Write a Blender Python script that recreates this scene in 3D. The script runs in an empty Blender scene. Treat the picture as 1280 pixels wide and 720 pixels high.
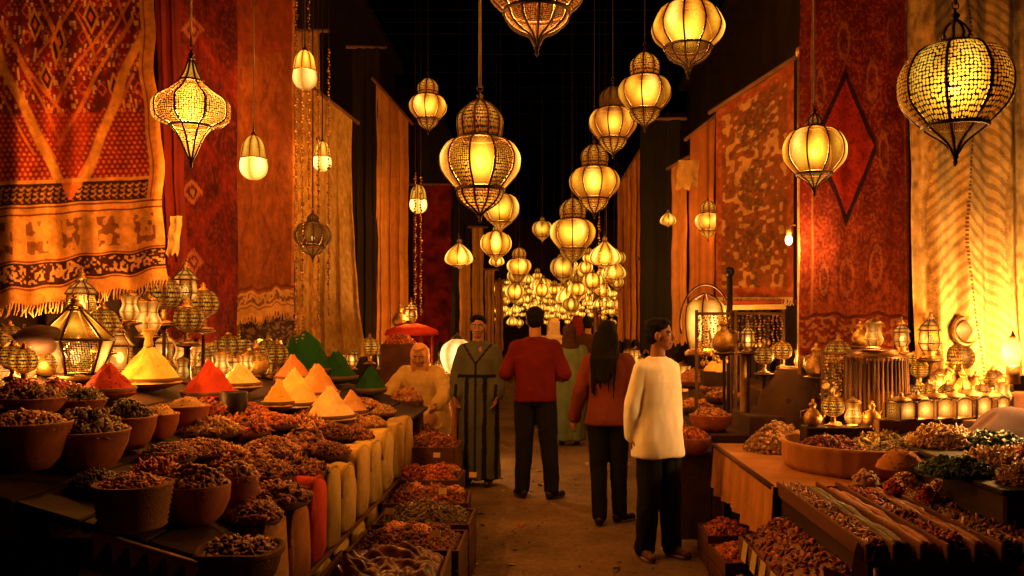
import bpy, math, random
import numpy as np
from mathutils import Vector, Matrix, noise as mnoise

random.seed(7)
RNG = np.random.RandomState(7)
PI = math.pi
sc = bpy.context.scene
COL = sc.collection

# ------------------------------------------------------------------ camera frame (used only to survey where things stand)
F, VX, VY, EYE = 1100.0, 685.0, 402.0, 1.65


def P(px, py, Y):
    return Vector(((px - VX) * Y / F, Y, EYE - (py - VY) * Y / F))


def S(n, Y):
    return n * Y / F


# ------------------------------------------------------------------ mesh builder
class MB:
    def __init__(self, col=(.5, .5, .5)):
        self.v, self.f, self.m, self.c, self.uv, self.n = [], [], [], [], [], 0
        self.sm = []
        self.col = col
        self.mi = 0

    def add(self, verts, faces, cols=None, uvs=None, mi=None, smooth=True):
        verts = np.asarray(verts, dtype=float).reshape(-1, 3)
        k = len(verts)
        if cols is None:
            cols = np.tile(np.asarray(self.col, float), (k, 1))
        else:
            cols = np.asarray(cols, float)
            if cols.ndim == 1:
                cols = np.tile(cols, (k, 1))
        if uvs is None:
            uvs = np.zeros((k, 2))
        o = self.n
        fs = [tuple(int(i) + o for i in fc) for fc in faces]
        self.v.append(verts); self.c.append(cols); self.uv.append(np.asarray(uvs, float))
        self.f += fs
        self.m += [self.mi if mi is None else mi] * len(fs)
        self.sm += [smooth] * len(fs)
        self.n += k

    # -- shapes
    def box(self, c, s, rot=None, bev=0.0, col=None, mi=None):
        hx, hy, hz = s[0] / 2, s[1] / 2, s[2] / 2
        b = min(bev, hx * .9, hy * .9, hz * .9)
        if b <= 0:
            vs = [(x, y, z) for x in (-hx, hx) for y in (-hy, hy) for z in (-hz, hz)]
            fs = [(0, 1, 3, 2), (4, 6, 7, 5), (0, 4, 5, 1), (2, 3, 7, 6), (0, 2, 6, 4), (1, 5, 7, 3)]
        else:
            vs, idx = [], {}
            for sx in (-1, 1):
                for sy in (-1, 1):
                    for sz in (-1, 1):
                        for ax in range(3):
                            p = [sx * (hx - b), sy * (hy - b), sz * (hz - b)]
                            p[ax] = (sx * hx, sy * hy, sz * hz)[ax]
                            idx[(sx, sy, sz, ax)] = len(vs); vs.append(tuple(p))
            fs = []
            for ax in range(3):
                a, bb = [i for i in range(3) if i != ax]
                for sg in (-1, 1):
                    q = []
                    for (p1, p2) in ((-1, -1), (1, -1), (1, 1), (-1, 1)):
                        k = [0, 0, 0]; k[ax] = sg; k[a] = p1; k[bb] = p2
                        q.append(idx[(k[0], k[1], k[2], ax)])
                    fs.append(tuple(q))
                    # edges
                for s1 in (-1, 1):
                    for s2 in (-1, 1):
                        k1 = [0, 0, 0]; k1[ax] = -1; k1[a] = s1; k1[bb] = s2
                        k2 = [0, 0, 0]; k2[ax] = 1; k2[a] = s1; k2[bb] = s2
                        fs.append((idx[(*k1, a)], idx[(*k2, a)], idx[(*k2, bb)], idx[(*k1, bb)]))
            for sx in (-1, 1):
                for sy in (-1, 1):
                    for sz in (-1, 1):
                        fs.append(tuple(idx[(sx, sy, sz, ax)] for ax in range(3)))
        V = np.array(vs, float)
        if rot is not None:
            R = np.array(rot.to_3x3() if isinstance(rot, Matrix) else Matrix.Rotation(rot, 3, 'Z'))
            V = V @ R.T
        V = V + np.asarray(c, float)
        self.add(V, fs, cols=col, mi=mi, smooth=False)

    def loft(self, rings, cols=None, uvs=True, cap0=True, cap1=True, closed=True, mi=None, smooth=True, flip=False):
        """rings: list of (n,3) arrays."""
        R = [np.asarray(r, float) for r in rings]
        n = len(R[0]); k = len(R)
        V = np.concatenate(R)
        fs = []
        m = n if closed else n - 1
        for j in range(k - 1):
            for i in range(m):
                a = j * n + i; b = j * n + (i + 1) % n
                fs.append((a, b, b + n, a + n))
        if closed and cap0:
            fs.append(tuple(range(n - 1, -1, -1)))
        if closed and cap1:
            fs.append(tuple(range((k - 1) * n, k * n)))
        UV = np.array([(i / max(n - 1, 1), j / max(k - 1, 1)) for j in range(k) for i in range(n)])
        if flip:
            fs = [t[::-1] for t in fs]
        self.add(V, fs, cols=cols, uvs=UV, mi=mi, smooth=smooth)

    def tube(self, pts, r, n=8, col=None, mi=None, caps=True):
        pts = [Vector(p) for p in pts]
        rs = r if isinstance(r, (list, tuple)) else [r] * len(pts)
        rings = []
        up = None
        for i, p in enumerate(pts):
            t = (pts[min(i + 1, len(pts) - 1)] - pts[max(i - 1, 0)])
            if t.length < 1e-9:
                t = Vector((0, 0, 1))
            t.normalize()
            if up is None:
                a = Vector((0, 0, 1)) if abs(t.z) < .9 else Vector((0, 1, 0))
                up = (a - t * a.dot(t)).normalized()
            else:
                up = (up - t * up.dot(t))
                if up.length < 1e-6:
                    up = t.orthogonal()
                up.normalize()
            s = t.cross(up)
            rings.append([p + (up * math.cos(2 * PI * k / n) + s * math.sin(2 * PI * k / n)) * rs[i] for k in range(n)])
        self.loft(rings, cols=col, cap0=caps, cap1=caps, mi=mi)

    def capsule(self, p0, p1, r0, r1, n=14):
        p0, p1 = Vector(p0), Vector(p1)
        d = (p1 - p0)
        L = d.length
        d = d / L if L > 1e-9 else Vector((0, 0, 1))
        pts, rs = [], []
        for a in (88, 65, 40, 18, 0):
            pts.append(p0 - d * r0 * math.sin(math.radians(a))); rs.append(r0 * math.cos(math.radians(a)))
        for a in (0, 18, 40, 65, 88):
            pts.append(p1 + d * r1 * math.sin(math.radians(a))); rs.append(r1 * math.cos(math.radians(a)))
        self.tube(pts, rs, n)

    def lathe(self, prof, n=24, c=(0, 0, 0), col=None, mi=None, caps=(True, True), squash=1.0, smooth=True, wob=0.0, seed=0):
        rings = []
        for j, (r, z) in enumerate(prof):
            ring = []
            for i in range(n):
                a = 2 * PI * i / n
                rr = r
                if wob:
                    rr = r * (1 + wob * mnoise.noise(Vector((math.cos(a) * 1.6 + seed, math.sin(a) * 1.6, z * 6 + seed))))
                ring.append((c[0] + rr * math.cos(a), c[1] + rr * math.sin(a) * squash, c[2] + z))
            rings.append(ring)
        self.loft(rings, cols=col, cap0=caps[0], cap1=caps[1], mi=mi, smooth=smooth)

    def ellipsoid(self, c, r, n=14, m=9, rot=None, col=None, mi=None):
        V, c = [], Vector(c)
        rings = []
        for j in range(m):
            t = -PI / 2 + PI * (j + .15) / (m - .7) if False else -PI / 2 * .985 + PI * .985 * j / (m - 1)
            ring = []
            for i in range(n):
                a = 2 * PI * i / n
                p = Vector((r[0] * math.cos(t) * math.cos(a), r[1] * math.cos(t) * math.sin(a), r[2] * math.sin(t)))
                if rot is not None:
                    p = rot @ p
                ring.append(c + p)
            rings.append(ring)
        self.loft(rings, cols=col, mi=mi)

    def grid(self, fn, nu, nv, colfn=None, mi=None, flip=False):
        """fn(u,v)->xyz for scalars; colfn(U,V arrays)->(n,3)."""
        us = np.linspace(0, 1, nu); vs = np.linspace(0, 1, nv)
        V = np.array([tuple(fn(u, v)) for v in vs for u in us])
        UV = np.array([(u, v) for v in vs for u in us])
        fs = []
        for j in range(nv - 1):
            for i in range(nu - 1):
                a = j * nu + i
                q = (a, a + nu, a + nu + 1, a + 1)
                fs.append(q[::-1] if flip else q)
        cols = colfn(UV[:, 0], UV[:, 1]) if colfn else None
        self.add(V, fs, cols=cols, uvs=UV, mi=mi)

    def pebbles(self, pos, size, cols, stretch=(1, 1, 1), flat=None, seed=1):
        rng = np.random.RandomState(seed)
        n = len(pos)
        V0, F0 = ICO
        k = len(V0)
        q = rng.normal(size=(n, 4)); 
        if flat is not None:                      # only turn about z
            q[:, 1:3] *= flat
        q /= np.linalg.norm(q, axis=1)[:, None]
        w, x, y, z = q.T
        R = np.stack([1 - 2 * (y * y + z * z), 2 * (x * y - z * w), 2 * (x * z + y * w),
                      2 * (x * y + z * w), 1 - 2 * (x * x + z * z), 2 * (y * z - x * w),
                      2 * (x * z - y * w), 2 * (y * z + x * w), 1 - 2 * (x * x + y * y)], 1).reshape(n, 3, 3)
        sz = size * (.7 + .6 * rng.rand(n))
        st = np.asarray(stretch) * (1 + .25 * rng.normal(size=(n, 3))).clip(.5, 1.6)
        L = V0[None] * st[:, None] * sz[:, None, None]
        W = np.einsum('nij,nkj->nki', R, L) + pos[:, None]
        FF = (F0[None] + (np.arange(n) * k)[:, None, None]).reshape(-1, 3)
        self.add(W.reshape(-1, 3), FF, cols=np.repeat(cols, k, 0))

    def build(self, name, mats, parent=None, loc=None, weld=False):
        me = bpy.data.meshes.new(name)
        if self.n == 0:
            self.add([(0, 0, 0), (.001, 0, 0), (0, .001, 0)], [(0, 1, 2)])
        V = np.concatenate(self.v)
        me.from_pydata(V.tolist(), [], self.f)
        if not isinstance(mats, (list, tuple)):
            mats = [mats]
        for m in mats:
            me.materials.append(m)
        me.polygons.foreach_set('material_index', np.array(self.m, dtype=np.int32))
        me.polygons.foreach_set('use_smooth', np.array(self.sm, dtype=bool))
        Cc = np.concatenate(self.c)
        at = me.color_attributes.new('Col', 'FLOAT_COLOR', 'POINT')
        at.data.foreach_set('color', np.concatenate([Cc, np.ones((len(Cc), 1))], 1).astype(np.float32).ravel())
        UV = np.concatenate(self.uv)
        ul = me.uv_layers.new(name='UVMap')
        li = np.zeros(len(me.loops), dtype=np.int32)
        me.loops.foreach_get('vertex_index', li)
        ul.data.foreach_set('uv', UV[li].astype(np.float32).ravel())
        me.update()
        o = bpy.data.objects.new(name, me)
        COL.objects.link(o)
        if parent is not None:
            o.parent = parent
        if loc is not None:
            o.location = loc
        return o


def _ico():
    t = (1 + 5 ** .5) / 2
    v = np.array([(-1, t, 0), (1, t, 0), (-1, -t, 0), (1, -t, 0), (0, -1, t), (0, 1, t), (0, -1, -t), (0, 1, -t), (t, 0, -1), (t, 0, 1), (-t, 0, -1), (-t, 0, 1)], float)
    v /= np.linalg.norm(v[0])
    f = np.array([(0, 11, 5), (0, 5, 1), (0, 1, 7), (0, 7, 10), (0, 10, 11), (1, 5, 9), (5, 11, 4), (11, 10, 2), (10, 7, 6), (7, 1, 8), (3, 9, 4), (3, 4, 2), (3, 2, 6), (3, 6, 8), (3, 8, 9), (4, 9, 5), (2, 4, 11), (6, 2, 10), (8, 6, 7), (9, 8, 1)])
    return v, f


ICO = _ico()


def thing(name, label, cat, loc=(0, 0, 0), rotz=0.0, group=None, scale=1.0):
    o = bpy.data.objects.new(name, None)
    COL.objects.link(o)
    o.empty_display_size = .1
    o.location = loc
    o.rotation_euler = (0, 0, rotz)
    o.scale = (scale,) * 3
    o['label'] = label; o['category'] = cat
    if group:
        o['group'] = group
    return o


def tag(o, label, cat, group=None, kind=None):
    if kind:
        o['kind'] = kind
    if label:
        o['label'] = label
    if cat:
        o['category'] = cat
    if group:
        o['group'] = group
    return o


KIDS = {}


def copy_tree(o, parent=None):
    c = o.copy()
    COL.objects.link(c)
    c.parent = parent
    for ch in o.children:
        copy_tree(ch, c)
    return c


def dup(root, label, loc, rotz=0.0, scale=1.0, group=None):
    c = copy_tree(root)
    c.location = loc; c.rotation_euler = (0, 0, rotz); c.scale = (scale,) * 3
    c['label'] = label
    if group:
        c['group'] = group
    elif 'group' in c:
        del c['group']
    return c


# ------------------------------------------------------------------ materials
def newmat(name):
    m = bpy.data.materials.new(name)
    m.use_nodes = True
    nt = m.node_tree
    for n in list(nt.nodes):
        nt.nodes.remove(n)
    return m, nt


def N(nt, t, **kw):
    n = nt.nodes.new(t)
    for k, v in kw.items():
        if k in n.inputs:
            n.inputs[k].default_value = v
        else:
            setattr(n, k, v)
    return n


def vmat(name, rough=.8, bump=.3, bscale=60., metallic=0., var=.35, vscale=7., spec=.4, sheen=0., dist=.01, stretch=None, trans=0.):
    """colour from the mesh's own colour attribute, broken up by two noises, with a bump"""
    m, nt = newmat(name)
    L = nt.links.new
    out = N(nt, 'ShaderNodeOutputMaterial')
    b = N(nt, 'ShaderNodeBsdfPrincipled')
    b.inputs['Roughness'].default_value = rough
    b.inputs['Metallic'].default_value = metallic
    b.inputs['Specular IOR Level'].default_value = spec
    if sheen:
        b.inputs['Sheen Weight'].default_value = sheen
        b.inputs['Sheen Tint'].default_value = (1, .8, .6, 1)
    at = N(nt, 'ShaderNodeAttribute', attribute_name='Col')
    tc = N(nt, 'ShaderNodeTexCoord')
    mp = N(nt, 'ShaderNodeMapping')
    if stretch:
        mp.inputs['Scale'].default_value = stretch
    L(tc.outputs['Object'], mp.inputs['Vector'])
    n1 = N(nt, 'ShaderNodeTexNoise'); n1.inputs['Scale'].default_value = vscale; n1.inputs['Detail'].default_value = 6; n1.inputs['Roughness'].default_value = .65
    L(mp.outputs[0], n1.inputs['Vector'])
    mr = N(nt, 'ShaderNodeMapRange')
    mr.inputs['From Min'].default_value = .3; mr.inputs['From Max'].default_value = .7
    mr.inputs['To Min'].default_value = 1 - var; mr.inputs['To Max'].default_value = 1 + var * .6
    L(n1.outputs['Fac'], mr.inputs['Value'])
    mx = N(nt, 'ShaderNodeVectorMath', operation='SCALE')
    L(at.outputs['Color'], mx.inputs[0]); L(mr.outputs[0], mx.inputs['Scale'])
    L(mx.outputs[0], b.inputs['Base Color'])
    if bump:
        n2 = N(nt, 'ShaderNodeTexNoise'); n2.inputs['Scale'].default_value = bscale; n2.inputs['Detail'].default_value = 3
        L(mp.outputs[0], n2.inputs['Vector'])
        bp = N(nt, 'ShaderNodeBump'); bp.inputs['Strength'].default_value = bump; bp.inputs['Distance'].default_value = dist
        L(n2.outputs['Fac'], bp.inputs['Height']); L(bp.outputs[0], b.inputs['Normal'])
    if trans:
        tr = N(nt, 'ShaderNodeBsdfTranslucent'); L(mx.outputs[0], tr.inputs['Color'])
        ms = N(nt, 'ShaderNodeMixShader'); ms.inputs[0].default_value = trans
        L(b.outputs[0], ms.inputs[1]); L(tr.outputs[0], ms.inputs[2]); L(ms.outputs[0], out.inputs[0])
    else:
        L(b.outputs[0], out.inputs[0])
    return m


CLOTH = vmat('woven_cloth', .92, .5, 160, var=.3, vscale=5, spec=.15, dist=.004)
RUG = vmat('wool_rug', .97, .8, 130, var=.45, vscale=9, spec=.08, dist=.008)
SPICE = vmat('ground_spice', .95, .6, 220, var=.25, vscale=14, spec=.15, dist=.004)
GOODS = vmat('dried_goods', .55, .4, 120, var=.45, vscale=30, spec=.28, dist=.003)
WOOD = vmat('old_wood', .8, .6, 30, var=.5, vscale=6, spec=.12, dist=.006, stretch=(1, .15, 1))
CLAY = vmat('fired_clay', .65, .45, 40, var=.5, vscale=7, spec=.3, dist=.004)
JUTE = vmat('jute_sacking', .95, .9, 140, var=.3, vscale=6, spec=.1, dist=.006)
BRASS = vmat('tarnished_brass', .42, .5, 70, metallic=.85, var=.5, vscale=16, dist=.004)
IRON = vmat('dark_iron', .5, .3, 60, metallic=.6, var=.4, vscale=20, dist=.003)
LINEN = vmat('smooth_linen', .9, .12, 60, var=.08, vscale=5, spec=.15, dist=.003)
LEATHER = vmat('glossy_hide', .38, .5, 50, var=.5, vscale=14, spec=.5, dist=.006)
SKIN = vmat('skin', .55, .15, 90, var=.12, vscale=12, spec=.35, dist=.002)
HAIR = vmat('hair', .75, .5, 90, var=.3, vscale=20, spec=.12, dist=.006, stretch=(1, 1, .12))
PLASTER = vmat('old_plaster', .95, .6, 12, var=.5, vscale=1.5, spec=.1, dist=.03)
EARTH = None


def glow(name, dim, hot, s_dim, s_hot, transp=.3, pierced=None, thr=.33, expo=1.6, metal=(.014, .004, .0015), vmid=.5):
    """amber lantern glass, bulb light painted in as emission, hottest mid-panel; pierced=(pu,pv): brass sheet with holes"""
    m, nt = newmat(name)
    L = nt.links.new
    out = N(nt, 'ShaderNodeOutputMaterial')
    uv = N(nt, 'ShaderNodeUVMap', uv_map='UVMap')
    sp = N(nt, 'ShaderNodeSeparateXYZ'); L(uv.outputs[0], sp.inputs[0])

    def math_(op, a, b=None, clamp=False):
        n = N(nt, 'ShaderNodeMath', operation=op); n.use_clamp = clamp
        for i, x in enumerate((a, b)):
            if x is None:
                continue
            if isinstance(x, (int, float)):
                n.inputs[i].default_value = x
            else:
                L(x, n.inputs[i])
        return n.outputs[0]

    u = math_('ABSOLUTE', math_('MULTIPLY', math_('SUBTRACT', sp.outputs[0], .5), 2))
    v = math_('ABSOLUTE', math_('MULTIPLY', math_('SUBTRACT', sp.outputs[1], vmid), 1.7))
    g = math_('MULTIPLY', math_('SUBTRACT', 1, math_('POWER', u, 2.0), True), math_('SUBTRACT', 1, math_('POWER', v, 1.5), True))
    tc = N(nt, 'ShaderNodeTexCoord')
    ns = N(nt, 'ShaderNodeTexNoise'); ns.inputs['Scale'].default_value = 14; ns.inputs['Detail'].default_value = 5
    L(tc.outputs['Object'], ns.inputs['Vector'])
    oi = N(nt, 'ShaderNodeObjectInfo')
    g = math_('POWER', g, expo)
    nz = math_('MULTIPLY_ADD' if False else 'ADD', math_('MULTIPLY', ns.outputs['Fac'], 1.2), .4)
    rnd = math_('ADD', math_('MULTIPLY', oi.outputs['Random'], .85), .5)
    st = math_('MULTIPLY', math_('MULTIPLY', math_('ADD', math_('MULTIPLY', g, s_hot - s_dim), s_dim), nz), rnd)
    mc = N(nt, 'ShaderNodeMix', data_type='RGBA')
    mc.inputs[6].default_value = (*dim, 1); mc.inputs[7].default_value = (*hot, 1)
    L(g, mc.inputs[0])
    em = N(nt, 'ShaderNodeEmission'); L(mc.outputs[2], em.inputs[0]); L(st, em.inputs[1])
    tr = N(nt, 'ShaderNodeBsdfTransparent'); tr.inputs[0].default_value = (1, .72, .35, 1)
    ms = N(nt, 'ShaderNodeMixShader'); ms.inputs[0].default_value = transp
    L(em.outputs[0], ms.inputs[1]); L(tr.outputs[0], ms.inputs[2])
    last = ms.outputs[0]
    if pierced:
        mp = N(nt, 'ShaderNodeMapping'); mp.inputs['Scale'].default_value = (pierced[0], pierced[1], 1)
        L(uv.outputs[0], mp.inputs[0])
        vo = N(nt, 'ShaderNodeTexVoronoi', voronoi_dimensions='2D'); vo.inputs['Scale'].default_value = 1; vo.inputs['Randomness'].default_value = .35
        L(mp.outputs[0], vo.inputs['Vector'])
        hole = math_('LESS_THAN', vo.outputs['Distance'], thr)
        bs = N(nt, 'ShaderNodeBsdfPrincipled'); bs.inputs['Base Color'].default_value = (*metal, 1); bs.inputs['Metallic'].default_value = .6; bs.inputs['Roughness'].default_value = .6
        m2 = N(nt, 'ShaderNodeMixShader'); L(hole, m2.inputs[0]); L(bs.outputs[0], m2.inputs[1]); L(last, m2.inputs[2])
        last = m2.outputs[0]
    L(last, out.inputs[0])
    m.cycles.emission_sampling = 'NONE'
    return m


GA = glow('amber_glass', (.9, .16, .003), (1, .48, .03), .30, 1.5, .22)
GB = glow('bright_glass', (1, .28, .008), (1, .62, .10), .45, 2.6, .24)
GD = glow('deep_orange_glass', (.8, .11, .006), (1, .34, .03), .26, .8, .2)
GP = glow('pierced_gold', (1, .38, .012), (1, .6, .06), .75, 1.9, .3, pierced=(12, 24), thr=.42)
GQ = glow('pierced_gold_dim', (.85, .12, .003), (1, .36, .02), .34, .9, .25, pierced=(12, 24), thr=.4)
GR = glow('pierced_bronze', (.8, .10, .003), (1, .34, .02), .16, .42, .2, pierced=(10, 26), thr=.36)
GF = glow('filigree', (.9, .14, .004), (1, .42, .03), .42, 1.3, .2, pierced=(8, 11), thr=.4)
GZ = glow('fine_filigree', (.95, .2, .014), (1, .5, .07), .5, 1.4, .2, pierced=(16, 22), thr=.42)
GO = glow('amber_egg', (1, .24, .006), (1, .52, .05), .8, 2.0, .1)
GW = glow('frosted_bulb', (1, .33, .03), (1, .66, .16), .8, 4.0, .3, vmid=.35, expo=1.)
GT = glow('table_lantern_pane', (1, .28, .02), (1, .56, .1), .42, 2.0, .25)


def emat(name, col, st):
    m, nt = newmat(name)
    e = N(nt, 'ShaderNodeEmission'); e.inputs[0].default_value = (*col, 1); e.inputs[1].default_value = st
    o = N(nt, 'ShaderNodeOutputMaterial'); nt.links.new(e.outputs[0], o.inputs[0])
    m.cycles.emission_sampling = 'NONE'
    return m


BULB = emat('lit_bulb', (1, .7, .3), 7)

def halo(name, col, st, r0):
    m, nt = newmat(name); L = nt.links.new
    out = N(nt, 'ShaderNodeOutputMaterial'); em = N(nt, 'ShaderNodeEmission'); em.inputs[0].default_value = (*col, 1)
    tc = N(nt, 'ShaderNodeTexCoord'); ln = N(nt, 'ShaderNodeVectorMath', operation='LENGTH'); L(tc.outputs['Object'], ln.inputs[0])
    mr = N(nt, 'ShaderNodeMapRange'); mr.inputs['From Min'].default_value = .0; mr.inputs['From Max'].default_value = r0; mr.inputs['To Min'].default_value = 1; mr.inputs['To Max'].default_value = 0
    L(ln.outputs['Value'], mr.inputs['Value'])
    pw = N(nt, 'ShaderNodeMath', operation='POWER'); pw.inputs[1].default_value = 2.9; L(mr.outputs[0], pw.inputs[0])
    mu = N(nt, 'ShaderNodeMath', operation='MULTIPLY'); mu.inputs[1].default_value = st; L(pw.outputs[0], mu.inputs[0]); L(mu.outputs[0], em.inputs[1])
    L(em.outputs[0], out.inputs['Volume'])
    m.cycles.emission_sampling = 'NONE'
    return m


HALO = halo('glowing_air', (1, .52, .06), 230., .8)  # added emissive volume imitating the bulb's soft glow
LP = 4.2
LIGHTDATA = {}


def lamp(parent, loc, power, r=.04, col=(1, .46, .115)):
    key = (round(power, 2), r, col)
    d = LIGHTDATA.get(key)
    if d is None:
        d = bpy.data.lights.new('bulb_light', 'POINT'); d.energy = power * LP; d.color = col; d.shadow_soft_size = r
        LIGHTDATA[key] = d
    o = bpy.data.objects.new('bulb_light', d)
    COL.objects.link(o)
    o.parent = parent
    o.location = loc
    return o


# ------------------------------------------------------------------ world: black night sky over the alley
w = bpy.data.worlds.new('World'); sc.world = w; w.use_nodes = True
bg = w.node_tree.nodes['Background']
sky = w.node_tree.nodes.new('ShaderNodeTexSky'); sky.sky_type = 'NISHITA'; sky.sun_disc = False
sky.sun_elevation = math.radians(-4); sky.sun_rotation = math.radians(200)
w.node_tree.links.new(sky.outputs[0], bg.inputs[0]); bg.inputs[1].default_value = .002

cam = bpy.data.cameras.new('camera'); cam.sensor_width = 36; cam.lens = 36 * F / 1280
cam.shift_x = -(VX - 640) / 1280; cam.shift_y = (VY - 360) / 1280; cam.clip_end = 300; cam.clip_start = .05
co = bpy.data.objects.new('camera', cam); COL.objects.link(co)
co.location = (0, 0, EYE); co.rotation_euler = (PI / 2, 0, 0); sc.camera = co

sc.render.engine = 'CYCLES'
cy = sc.cycles
cy.use_denoising = True
cy.max_bounces = 6; cy.diffuse_bounces = 2; cy.glossy_bounces = 2; cy.transmission_bounces = 2; cy.transparent_max_bounces = 12
cy.caustics_reflective = False; cy.caustics_refractive = False
cy.sample_clamp_indirect = 2.0; cy.sample_clamp_direct = 0
cy.use_light_tree = True
sc.view_settings.view_transform = 'Standard'; sc.view_settings.look = 'None'; sc.view_settings.exposure = 0; sc.view_settings.gamma = 1

# ------------------------------------------------------------------ ground
def earth_mat():
    m, nt = newmat('trodden_earth'); L = nt.links.new
    out = N(nt, 'ShaderNodeOutputMaterial'); b = N(nt, 'ShaderNodeBsdfPrincipled'); b.inputs['Roughness'].default_value = .85; b.inputs['Specular IOR Level'].default_value = .25
    tc = N(nt, 'ShaderNodeTexCoord')
    n1 = N(nt, 'ShaderNodeTexNoise'); n1.inputs['Scale'].default_value = 1.3; n1.inputs['Detail'].default_value = 8; n1.inputs['Roughness'].default_value = .7
    n2 = N(nt, 'ShaderNodeTexNoise'); n2.inputs['Scale'].default_value = 28; n2.inputs['Detail'].default_value = 6
    for n in (n1, n2):
        L(tc.outputs['Object'], n.inputs['Vector'])
    cr = N(nt, 'ShaderNodeValToRGB')
    cr.color_ramp.elements[0].position = .35; cr.color_ramp.elements[0].color = (.045, .027, .015, 1)
    cr.color_ramp.elements[1].position = .68; cr.color_ramp.elements[1].color = (.20, .12, .064, 1)
    ad = N(nt, 'ShaderNodeMath', operation='MULTIPLY_ADD'); ad.inputs[1].default_value = .35; 
    L(n2.outputs['Fac'], ad.inputs[0]); 
    s1 = N(nt, 'ShaderNodeMath', operation='MULTIPLY'); s1.inputs[1].default_value = .75; L(n1.outputs['Fac'], s1.inputs[0]); L(s1.outputs[0], ad.inputs[2])
    L(ad.outputs[0], cr.inputs[0]); L(cr.outputs[0], b.inputs['Base Color'])
    bp = N(nt, 'ShaderNodeBump'); bp.inputs['Strength'].default_value = .6; bp.inputs['Distance'].default_value = .02
    L(n2.outputs['Fac'], bp.inputs['Height']); L(bp.outputs[0], b.inputs['Normal'])
    L(b.outputs[0], out.inputs[0])
    return m


g = MB((.2, .1, .05))
def gfn(u, v):
    x = -30 + 60 * u; y = -8 + 108 * v
    return (x, y, .012 * mnoise.noise(Vector((x * .7, y * .7, 0))) if abs(x) < 5 and y < 50 else 0)
g.grid(gfn, 181, 271, flip=True)
tag(g.build('ground', earth_mat()), None, None, kind='structure')
pb = MB()
pos = np.stack([RNG.uniform(-.6, 1.3, 170), RNG.uniform(3.6, 13, 170), np.full(170, .006)], 1)
pb.pebbles(pos, .011, np.clip(np.array([.2, .12, .07]) * RNG.uniform(.5, 1.5, (170, 1)), 0, 1), (1.2, 1, .5), seed=3, flat=.2)
n_ = 150
pos = np.stack([RNG.uniform(-.6, 1.2, n_), 3.6 + 9 * RNG.rand(n_) ** 1.5, np.full(n_, .006)], 1)
pos[:, 0] += np.sign(pos[:, 0] - .3) * .12
pb.pebbles(pos, .02, np.clip(np.array([[.4, .28, .14], [.25, .06, .03], [.12, .07, .04], [.3, .2, .06]])[RNG.randint(0, 4, n_)] * RNG.uniform(.5, 1.3, (n_, 1)), 0, 1), (1.5, 1, .12), seed=4, flat=.12)
tag(pb.build('gravel', GOODS), None, None, kind='stuff')

# ------------------------------------------------------------------ dark buildings behind the rugs
def building(label, x, side, y0, y1, h, tone):
    t = thing('market_building', label, 'building', (x, (y0 + y1) / 2, 0))
    L_ = y1 - y0
    m = MB(tone); m.box((side * 1.5, 0, h / 2), (3, L_ - .02, h), bev=.05); m.build('wall', PLASTER, t)
    c = MB(tuple(k * .7 for k in tone)); c.box((side * 1.42, 0, h + .1), (3.2, L_ - .04, .2), bev=.03); c.build('cornice', PLASTER, t)
    n = max(1, int(L_ / 3))
    for i in range(n):
        yy = -L_ / 2 + (i + .5) * L_ / n
        d = MB((.035, .02, .012)); d.box((side * -.03, yy, 1.2), (.06, 1.3, 2.4), bev=.01)
        for k in (-.6, -.2, .2, .6):
            d.box((side * -.07, yy + k * .95, 1.2), (.03, .3, 2.2), bev=.008)
        d.build('shutter_door', WOOD, t)
        wn = MB((.03, .018, .01)); wn.box((side * -.025, yy, 3.9), (.05, .9, 1.2), bev=.01)
        for k in range(5):
            wn.tube([(side * -.075, yy - .36 + .18 * k, 3.3), (side * -.075, yy - .36 + .18 * k, 4.5)], .01, 6)
        wn.build('window_grille', WOOD, t)
    return t


building('tall dark plaster building behind the big kilim', -3.75, -1, -2, 9, 7.2, (.018, .009, .007))
building('dark plaster building behind the pale hanging cloth', -2.95, -1, 9.05, 17, 6.4, (.016, .008, .006))
building('far dark building behind the gold striped curtains', -2.5, -1, 17.05, 34, 6, (.016, .008, .006))
building('tall dark building behind the red diamond rug', 3.6, 1, -2, 10, 7.4, (.03, .014, .011))
building('dark building beyond the brown patterned rug', 3.0, 1, 10.05, 19, 6.6, (.028, .018, .012))
building('far dark building beside the slim gold curtain', 2.7, 1, 19.05, 34, 6, (.03, .015, .01))
eb = thing('market_building', 'dark building closing the far end of the alley', 'building', (0, 46, 0))
m = MB((.06, .03, .02)); m.box((0, 1.5, 3.5), (16, 3, 7), bev=.05); m.build('wall', PLASTER, eb)
m = MB((.04, .02, .012)); m.box((0, -.04, 1.3), (1.8, .08, 2.6), bev=.02); m.build('doorway', WOOD, eb)

# ------------------------------------------------------------------ hanging lanterns
def smooth_prof(pts, n):
    """Catmull-Rom through (r,z) control points"""
    pts = [Vector((a, b)) for a, b in pts]
    q = [pts[0] * 2 - pts[1]] + pts + [pts[-1] * 2 - pts[-2]]
    out = []
    seg = len(pts) - 1
    for k in range(n):
        t = k / (n - 1) * seg
        i = min(int(t), seg - 1); f = t - i
        a, b, c, d = q[i], q[i + 1], q[i + 2], q[i + 3]
        p = .5 * ((2 * b) + (c - a) * f + (2 * a - 5 * b + 4 * c - d) * f * f + (3 * b - a - 3 * c + d) * f ** 3)
        out.append((max(p.x, .004), p.y))
    return out


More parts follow.
